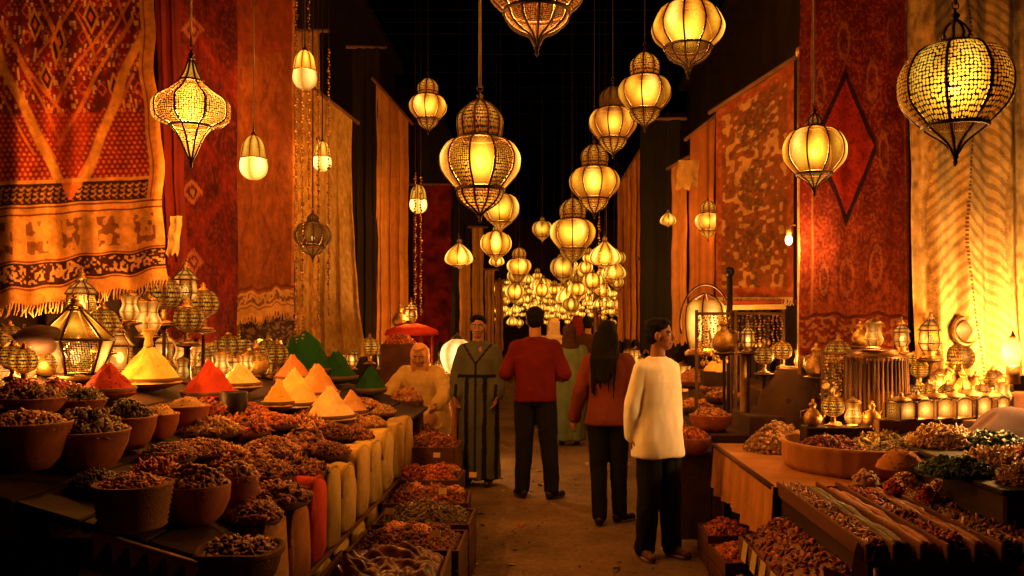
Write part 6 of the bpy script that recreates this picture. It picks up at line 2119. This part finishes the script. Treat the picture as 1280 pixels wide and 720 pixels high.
def make_person(label, loc, rotz, height, p):
    """p: pose and clothes.  person > body, eye, hair, garments, shoes"""
    s = height / 1.75
    t = thing('person', label, 'person', loc, rotz)
    J = {k: Vector(v) * s for k, v in p['joints'].items()}
    Hc = J['head']; HR = (Matrix.Rotation(p.get('turn', 0), 3, 'Z') @ Matrix.Rotation(p.get('nod', 0), 3, 'X'))
    bm = MB()
    head_shape(bm, Hc, HR, s)
    neck0 = J['neck']
    bm.capsule(neck0 - Vector((0, 0, .04 * s)), Hc + HR @ Vector((0, -.015 * s, -.05 * s)), .058 * s, .052 * s)
    # trunk along hip -> neck
    hip, chest = J['hip'], J['chest']
    def trunk(mb, prof, n=24, low=.08):
        pts = [hip + Vector((0, 0, -low * s)), hip, hip.lerp(chest, .5), chest, chest.lerp(neck0, .55), neck0]
        rings = []
        for (k, rx, ry) in prof:
            i = min(int(k), 4); f = k - i
            c = pts[i].lerp(pts[i + 1], f)
            d = (pts[i + 1] - pts[i]).normalized()
            yaw = Matrix.Rotation(p.get('twist', 0) * min(1, k / 3), 3, 'Z')
            ax = Vector((0, 0, 1)).rotation_difference(d).to_matrix() @ yaw
            rings.append(ering(c, rx * s, ry * s, n, .85, ax))
        mb.loft(rings)
    trunk(bm, [(0, .13, .10), (.6, .165, .115), (1, .165, .115), (2, .135, .095), (3, .16, .11), (4, .165, .095), (4.55, .10, .07), (5, .05, .05)])
    for sd_ in ('l', 'r'):
        sh_, el_, wr = J['sh' + sd_], J['el' + sd_], J['wr' + sd_]
        bm.capsule(sh_, el_, .052 * s, .040 * s); bm.capsule(el_, wr, .041 * s, .028 * s)
        bm.ellipsoid(el_.lerp(wr, .25), (.043 * s, .043 * s, .06 * s), 12, 8, Vector((0, 0, 1)).rotation_difference((wr - el_).normalized()).to_matrix())
        hd = J.get('hd' + sd_)
        d = (hd - wr) if hd is not None else (wr - el_)
        hand(bm, wr, d, p.get('palm' + sd_, (-.6 if sd_ == 'r' else .6, .4, 0)), p.get('curl', .55), 1 if sd_ == 'r' else -1, s)
        hp, kn, an = J['hp' + sd_], J['kn' + sd_], J['an' + sd_]
        bm.capsule(hp, kn, .085 * s, .056 * s); bm.capsule(kn, an, .055 * s, .038 * s)
        mid = kn.lerp(an, .3); bm.ellipsoid(mid + Vector((0, -.012, 0)) * s, (.054 * s, .056 * s, .10 * s), 12, 8)
        fd = Vector(p.get('foot' + sd_, (0, 1, 0))).normalized()
        bm.capsule(an + Vector((0, 0, -.05 * s)), an + fd * .13 * s + Vector((0, 0, -.065 * s)), .036 * s, .026 * s)
    sk_ = np.array(p.get('skin', (.30, .13, .06)))
    beard = p.get('beard')
    iv = HR.inverted()
    def skincol(v):
        q = (v - np.array(Hc)) @ np.array(iv).T / s
        c = np.tile(sk_, (len(v), 1))
        face = np.exp(-((q[:, 1] - .09) / .03) ** 2)
        lips = (np.abs(q[:, 0]) < .024) & (np.abs(q[:, 2] + .063) < .010) & (q[:, 1] > .075)
        c[lips] = sk_ * np.array((.95, .55, .5))
        brow = (np.abs(np.abs(q[:, 0]) - .030) < .022) & (np.abs(q[:, 2] - .026) < .006) & (q[:, 1] > .06)
        c[brow] = (.02, .012, .008)
        sock = (np.abs(np.abs(q[:, 0]) - .030) < .018) & (np.abs(q[:, 2] - .006) < .010) & (q[:, 1] > .06)
        c[sock] = sk_ * .55
        if beard:
            b = (q[:, 2] < -.045) & (q[:, 2] > -.13) & (q[:, 1] > .015) & ~lips & ((np.abs(q[:, 0]) > .026) | (q[:, 2] < -.074) | (np.abs(q[:, 2] + .050) < .005))
            c[b] = (.03, .018, .012)
        return c
    fused('body', bm, SKIN, t, .0055 * max(1, s), skincol, 2)
    for sg in (-1, 1):
        e = MB((.55, .5, .45)); e.ellipsoid(Hc + HR @ Vector((sg * .030 * s, .072 * s, .006 * s)), (.0125 * s,) * 3, 10, 8)
        e.ellipsoid(Hc + HR @ Vector((sg * .030 * s, .0795 * s, .006 * s)), (.0065 * s,) * 3, 8, 6, col=(.02, .012, .01))
        e.build('eye', GOODS, t)
    # hair
    hs = p.get('hair')
    if hs:
        hm = MB()
        def el(c, r, n=18, m=11):
            hm.ellipsoid(Hc + HR @ (Vector(c) * s), tuple(k * s for k in r), n, m, HR)
        el((0, -.026, .046), (.084, .092, .086))
        el((0, -.045, .0), (.080, .068, .075))
        el((0, .02, .095), (.062, .062, .034))
        if hs == 'short':
            for k in range(26):
                a = k * 2.4; rr = .075
                el((rr * math.cos(a) * .9, -.02 + rr * math.sin(a), .06 + .05 * (k % 4) / 4), (.022, .022, .022), 8, 6)
        if hs == 'long':
            rings = []
            for j in range(10):
                f = j / 9
                c = Hc + HR @ Vector((0, (-.06 - .085 * f) * s, (.03 - .42 * f) * s))
                wv = .095 + .03 * math.sin(PI * f) - .045 * f ** 3
                rings.append(ering(c, wv * s, (.055 - .018 * f) * s, 22, 1))
            hm.loft(rings)
            for k in range(11):
                x = (k - 5) * .017
                hm.tube([Hc + HR @ Vector((x, (-.05 - .0) * s, -.05 * s)), Hc + HR @ Vector((x * 1.15, -.155 * s, -.2 * s)), Hc + HR @ Vector((x * 1.1 + .01 * math.sin(k * 3), -.16 * s, (-.40 - .05 * math.sin(k * 2.1) - .02 * abs(k - 5)) * s))], [.02 * s, .016 * s, .006 * s], 7)
        hc = p.get('haircol', (.004, .003, .0025))
        fused('hair', hm, HAIR, t, .007 * s, hc, 2, lambda q: .004 * mnoise.noise(Vector((q.x * 60, q.y * 60, q.z * (18 if hs == 'long' else 50)))))
    # garments
    for gname, kind, col, opt in p['wear']:
        gm = MB()
        fold = opt.get('fold', .006)
        if kind == 'top':
            prof = opt['prof']
            trunk(gm, prof, low=opt.get('low', .08))
            for sd_ in ('l', 'r'):
                sh_, el_, wr = J['sh' + sd_], J['el' + sd_], J['wr' + sd_]
                a, b, c = opt.get('sleeve', (.068, .055, .045))
                gm.capsule(sh_ + Vector((0, 0, -.004)), el_, a * s, b * s)
                ln = opt.get('length', 1.0)
                if ln > .5:
                    gm.capsule(el_, el_.lerp(wr, (ln - .5) * 2), b * s, c * s)
                gm.capsule(chest.lerp(neck0, .72), sh_, .062 * s, .056 * s)
        elif kind == 'robe':
            pts = [(J['hem'], opt['hem'][0], opt['hem'][1])]
            rings = []
            z0, z1 = J['hem'].z, hip.z
            for k in range(9):
                f = k / 9
                c = J['hem'].lerp(hip, f)
                rx = opt['hem'][0] * (1 - f) + opt['hip'][0] * f; ry = opt['hem'][1] * (1 - f) + opt['hip'][1] * f
                rings.append(ering(c, rx * s, ry * s, 30, .9))
            for k, rx, ry in opt['prof']:
                q = [hip, hip.lerp(chest, .5), chest, chest.lerp(neck0, .55), neck0]
                i = min(int(k), 3); c = q[i].lerp(q[i + 1], k - i)
                rings.append(ering(c, rx * s, ry * s, 30, .9))
            gm.loft(rings)
            for sd_ in ('l', 'r'):
                sh_, el_, wr = J['sh' + sd_], J['el' + sd_], J['wr' + sd_]
                a, b, c = opt.get('sleeve', (.08, .075, .075))
                gm.capsule(sh_, el_, a * s, b * s); gm.capsule(el_, el_.lerp(wr, .93), b * s, c * s)
                gm.capsule(chest.lerp(neck0, .72), sh_, .066 * s, .060 * s)
        elif kind == 'trousers':
            trunk(gm, [(0, .14, .11), (.6, .178, .127), (1, .178, .128), (1.25, .168, .12)])
            for sd_ in ('l', 'r'):
                hp, kn, an = J['hp' + sd_], J['kn' + sd_], J['an' + sd_]
                a, b, c = opt['legs']
                gm.capsule(hp, kn, a * s, b * s); gm.capsule(kn, an + Vector((0, 0, opt.get('cuff', 0) * s)), b * s, c * s)
        elif kind == 'shoes':
            for sd_ in ('l', 'r'):
                an = J['an' + sd_]; fd = Vector(p.get('foot' + sd_, (0, 1, 0))).normalized()
                sm_ = MB()
                zf = -.09 * s + .004
                sm_.capsule(an + Vector((0, 0, -.035 * s)) - fd * .03 * s, an + fd * .05 * s + Vector((0, 0, -.045 * s)), .044 * s, .042 * s)
                sm_.capsule(an + Vector((0, 0, -.056 * s)) - fd * .035 * s, an + fd * .15 * s + Vector((0, 0, -.056 * s)), .035 * s, .034 * s)
                sh_o = fused('shoe', sm_, opt.get('mat', GOODS), t, .008, col, 2)
                so = MB(opt.get('sole', (.05, .04, .03)))
                q = []
                for k in range(22):
                    a = 2 * PI * k / 22
                    c0 = an + fd * (.055 + .118 * math.cos(a)) * s + fd.cross(Vector((0, 0, 1))) * .042 * math.sin(a) * s * (1 + .1 * math.cos(a))
                    q.append((c0.x, c0.y, 0))
                so.loft([[(a, b, an.z - .09 * s + .002) for a, b, _ in q], [(a, b, an.z - .09 * s + .024 * s) for a, b, _ in q]])
                so.build('sole', GOODS, sh_o)
            continue
        elif kind == 'scarf':
            def el(c, r, n=18, m=11):
                gm.ellipsoid(Hc + HR @ (Vector(c) * s), tuple(k * s for k in r), n, m, HR)
            el((0, -.03, .035), (.098, .098, .102)); el((0, -.04, -.03), (.098, .08, .10))
            for sg in (-1, 1):
                el((sg * .072, .005, -.01), (.028, .07, .11)); 
            el((0, .01, .105), (.075, .075, .03))
            el((0, -.035, -.13), (.105, .085, .085)); el((0, -.05, -.20), (.15, .09, .07))
            for sg in (-1, 1):
                el((sg * .075, .02, -.10), (.034, .05, .09))
        disp = opt.get('disp'); fold *= 1.25
        if disp is None:
            sx, sz = opt.get('fs', (9, 5))
            disp = lambda q, sx=sx, sz=sz, fold=fold, o_=len(label) + len(gname): fold * (.8 * mnoise.noise(Vector((q.x * sx + o_, q.y * sx, q.z * sz))) + .9 * (.35 - abs(mnoise.noise(Vector((q.x * sx * 1.6 + q.z * 3, q.y * sx * 1.6 + o_, q.z * sz * 1.3 - q.x * 4))))) + .5 * (.3 - abs(mnoise.noise(Vector((q.x * sx * 3.1, q.y * sx * 3.1 + o_, q.z * sz * 2.6 + q.x * 6))))))
        fused(gname, gm, opt.get('mat', CLOTH), t, opt.get('vox', .011), (lambda v, c_=col, S_=s: c_(v / S_)) if callable(col) else col, opt.get('smooth', 2), disp)
    return t


def stand_pose(**kw):
    j = dict(head=(0, .02, 1.635), neck=(0, -.005, 1.485), chest=(0, 0, 1.29), hip=(0, 0, .94),
             shl=(-.172, -.01, 1.395), elr=(.245, -.03, 1.14), wrr=(.25, .06, .90), shr=(.172, -.01, 1.395), ell=(-.245, -.03, 1.14), wrl=(-.25, .06, .90),
             hpl=(-.09, 0, .90), hpr=(.09, 0, .90), knl=(-.10, .02, .49), knr=(.10, .02, .49), anl=(-.11, 0, .09), anr=(.11, 0, .09), hem=(0, 0, .08))
    j.update(kw)
    return j


SHIRT = [(.2, .19, .135), (.7, .19, .14), (1, .188, .138), (2, .172, .125), (3, .188, .135), (4, .185, .115), (4.55, .115, .08), (4.95, .066, .064)]


def atfeet(px, py):
    Y = EYE * F / (py - VY)
    return Vector(((px - VX) * Y / F, Y, 0)), Y


# 1 man in the grey striped robe, facing us
def djcol(v):
    x, y, z = v[:, 0], v[:, 1], v[:, 2]
    c = np.tile((.085, .088, .068), (len(v), 1))
    ax = np.abs(x)
    st_ = ((np.abs(ax - .095) < .022) | (ax < .016)) & (z < 1.12)
    st_ |= (np.abs(ax - .205) < .016) & (z < 1.05)
    st_ |= (np.abs(z - 1.13) < .018) & (ax < .2)
    vneck = np.abs((1.46 - z) - (.20 - ax * 1.35)) < .018
    st_ |= vneck & (z > 1.24) & (z < 1.46)
    st_ |= (ax < .014) & (z >= 1.12) & (z < 1.28)
    c[st_] = (.008, .008, .008)
    return c


loc, Y = atfeet(598, 606)
make_person('man in a long grey robe with black stripes facing the camera', loc, PI - .12, 1.71, dict(
    joints=stand_pose(shl=(-.158, -.01, 1.395), shr=(.158, -.01, 1.395), ell=(-.222, .0, 1.15), elr=(.222, .0, 1.15), wrl=(-.205, .1, .93), wrr=(.205, .1, .93)), turn=.1, nod=-.05, hair='short', skin=(.30, .14, .08),
    wear=[('robe', 'robe', djcol, dict(hem=(.235, .19), hip=(.205, .155), prof=[(0.3, .2, .15), (1, .19, .14), (2, .195, .138), (2.6, .188, .125), (3, .172, .108), (3.6, .11, .088), (3.98, .07, .068)], sleeve=(.064, .068, .072), fold=.016, fs=(11, 1.3))),
          ('shoe', 'shoes', (.03, .018, .012), {})]))

# 2 man in the dark red T-shirt seen from behind
loc, Y = atfeet(669, 623)
make_person('man in a dark red shirt and black trousers seen from behind', loc, .04, 1.78, dict(
    joints=stand_pose(ell=(-.265, -.03, 1.15), elr=(.27, -.04, 1.15), wrl=(-.24, .16, 1.08), wrr=(.27, .16, 1.08), hdl=(-.18, .26, 1.10), hdr=(.2, .26, 1.1), anl=(-.12, .02, .09), anr=(.15, -.06, .09), knr=(.125, .0, .49)), turn=-.05, hair='short', skin=(.34, .15, .075), footr=(.7, .8, 0), footl=(-.35, 1, 0),
    wear=[('shirt', 'top', (.11, .008, .006), dict(prof=[(-.0 + .35, .20, .14), (.7, .2, .145), (1, .195, .142), (2, .185, .132), (3, .205, .14), (4, .198, .12), (4.55, .125, .09), (4.93, .07, .068)], sleeve=(.068, .068, .058), length=.62, fold=.010)),
          ('trousers', 'trousers', (.010, .010, .012), dict(legs=(.105, .082, .066), fold=.008)),
          ('shoe', 'shoes', (.02, .014, .012), {})]))

# 3 woman with long black hair seen from behind
loc, Y = atfeet(760, 656)
make_person('woman with long black hair, rust brown top and black trousers seen from behind', loc, -.08, 1.65, dict(
    joints=stand_pose(shl=(-.155, -.01, 1.41), shr=(.155, -.01, 1.41), ell=(-.24, -.02, 1.15), elr=(.23, -.02, 1.14), wrl=(-.29, .05, .92), wrr=(.24, .08, .91), anl=(-.07, -.05, .09), anr=(.1, .09, .09), knl=(-.08, .02, .49), knr=(.09, .06, .49)), turn=-.25, hair='long', skin=(.36, .17, .09), footr=(.75, .75, 0), footl=(.1, 1, 0),
    wear=[('sweater', 'top', (.15, .034, .014), dict(prof=[(-.0 + .05, .205, .15), (.7, .195, .145), (1, .185, .138), (2, .16, .12), (3, .175, .132), (4, .17, .11), (4.55, .115, .088), (4.95, .068, .066)], sleeve=(.072, .064, .056), fold=.010)),
          ('trousers', 'trousers', (.010, .010, .013), dict(legs=(.10, .074, .064), fold=.006)),
          ('shoe', 'shoes', (.02, .014, .012), dict(sole=(.25, .2, .15)))]))

# 4 man in the white tunic, head turned to the stall
loc, Y = atfeet(822, 696)
make_person('man in a loose white tunic and dark trousers looking towards the nut bins', loc, -PI + .62, 1.66, dict(
    joints=stand_pose(shl=(-.148, -.01, 1.395), shr=(.148, -.01, 1.395), ell=(-.205, -.04, 1.13), elr=(.205, -.05, 1.13), wrl=(-.19, -.02, .90), wrr=(.185, -.08, .90), anl=(-.11, .03, .09), anr=(.10, -.04, .09), head=(0, .03, 1.64)), turn=.62, nod=.02, hair='short', skin=(.28, .115, .05), footl=(-.1, 1, 0), footr=(.35, 1, 0),
    wear=[('tunic', 'top', (.86, .82, .74), dict(prof=[(.0, .21, .158), (.6, .203, .155), (1, .19, .146), (2, .165, .125), (3, .172, .127), (4, .164, .112), (4.55, .112, .082), (4.98, .066, .064)], sleeve=(.062, .064, .056), low=.19, fold=.011, fs=(5, 2.6), mat=LINEN, smooth=4)),
          ('trousers', 'trousers', (.010, .011, .014), dict(legs=(.104, .086, .072), fold=.010, cuff=-.02)),
          ('shoe', 'shoes', (.14, .055, .03), dict(sole=(.3, .2, .12)))]))

# 5 seated woman leaning over her goods
sx_ = P(535, 0, 9.4).x
make_person('woman in a pale yellow robe and orange headscarf sitting bent over her goods', Vector((sx_ - .02, 9.5, .0)), PI - .25, 1.66, dict(
    joints=dict(head=(-.02, .27, 1.36), neck=(-.01, .18, 1.24), chest=(0, .12, 1.06), hip=(0, 0, .74), shl=(-.19, .14, 1.16), shr=(.19, .14, 1.16), ell=(-.33, .30, .96), elr=(.36, .26, .94), wrl=(-.30, .45, .84), wrr=(.34, .50, .92),
                hpl=(-.1, .02, .70), hpr=(.1, .02, .70), knl=(-.16, .42, .62), knr=(.16, .42, .62), anl=(-.14, .40, .12), anr=(.14, .40, .12), hem=(0, .2, .2)), nod=-.35, turn=.12, skin=(.42, .2, .11),
    wear=[('robe', 'robe', (.62, .42, .17), dict(hem=(.32, .28), hip=(.28, .22), prof=[(.4, .26, .19), (1, .245, .17), (2, .23, .155), (2.6, .21, .14), (3, .19, .12), (3.6, .12, .09), (3.95, .075, .07)], sleeve=(.09, .09, .075), fold=.018, fs=(8, 3))),
          ('headscarf', 'scarf', (.74, .36, .16), dict(fold=.006, fs=(16, 12), vox=.008)),
          ('shoe', 'shoes', (.05, .03, .02), {})]))
ss = thing('wooden_stool', 'plain stool under the woman in the pale yellow robe', 'stool', Vector((sx_ - .02, 9.52, 0)))
m = MB((.1, .05, .02)); m.lathe([(.01, .54), (.19, .54), (.2, .56), (.19, .58), (.01, .58)], 22); m.build('seat', WOOD, ss)
for a in (.6, 2.2, 3.8, 5.4):
    m = MB((.08, .04, .02)); m.tube([(.2 * math.cos(a), .2 * math.sin(a), 0), (.14 * math.cos(a), .14 * math.sin(a), .545)], .02, 8); m.build('leg', WOOD, ss)

# 6 green robe and the far crowd
loc, Y = atfeet(712, 556)
make_person('figure in a long green robe walking away beyond the man in red', loc, .05, 1.60, dict(
    joints=stand_pose(ell=(-.24, .02, 1.15), elr=(.24, .02, 1.15), wrl=(-.2, .16, .98), wrr=(.2, .16, .98)), skin=(.3, .14, .07), hair=None,
    wear=[('robe', 'robe', (.11, .15, .085), dict(hem=(.25, .2), hip=(.225, .165), prof=[(0.3, .22, .16), (1, .205, .15), (2, .205, .145), (2.6, .2, .132), (3, .185, .112), (3.6, .11, .088), (3.95, .068, .066)], sleeve=(.078, .07, .066), fold=.016, fs=(11, 1.3), vox=.014)),
          ('headscarf', 'scarf', (.05, .02, .015), dict(vox=.01)),
          ('shoe', 'shoes', (.03, .02, .015), {})]))
CROWD = [(692, 534, 1.70, (.55, .42, .28), 'robe', (.55, .42, .28), 'person in a cream hooded robe half hidden behind the man in red', 0.1),
         (735, 530, 1.72, (.05, .02, .015), 'shirt', None, 'dark-haired person in black between the green robe and the long-haired woman', -.1),
         (722, 522, 1.74, (.20, .02, .015), 'robe', (.2, .02, .015), 'person in dark red hood just over the green robe', .05),]
for i, (px, py, hh, col, kind, scarf, lab, rz) in enumerate(CROWD):
    loc, Y = atfeet(px, py)
    if kind == 'robe':
        wear = [('robe', 'robe', col, dict(hem=(.26, .21), hip=(.23, .17), prof=[(0.3, .225, .16), (1, .21, .15), (2, .21, .148), (2.6, .2, .132), (3, .185, .112), (3.6, .11, .088), (3.95, .068, .066)], sleeve=(.08, .07, .066), fold=.014, fs=(11, 1.3), vox=.018)),
                ('hood', 'scarf', scarf, dict(vox=.014))]
    else:
        wear = [('shirt', 'top', col, dict(prof=SHIRT, sleeve=(.07, .06, .05), fold=.008, vox=.016)), ('trousers', 'trousers', (.02, .018, .02), dict(legs=(.105, .08, .064), fold=.006, vox=.016))]
    make_person(lab, loc, rz, hh, dict(joints=stand_pose(anl=(-.1, .08, .09), anr=(.1, -.08, .09)), skin=(.3, .14, .07), hair=None if kind == 'robe' else 'short', wear=wear + [('shoe', 'shoes', (.03, .02, .015), {})]))
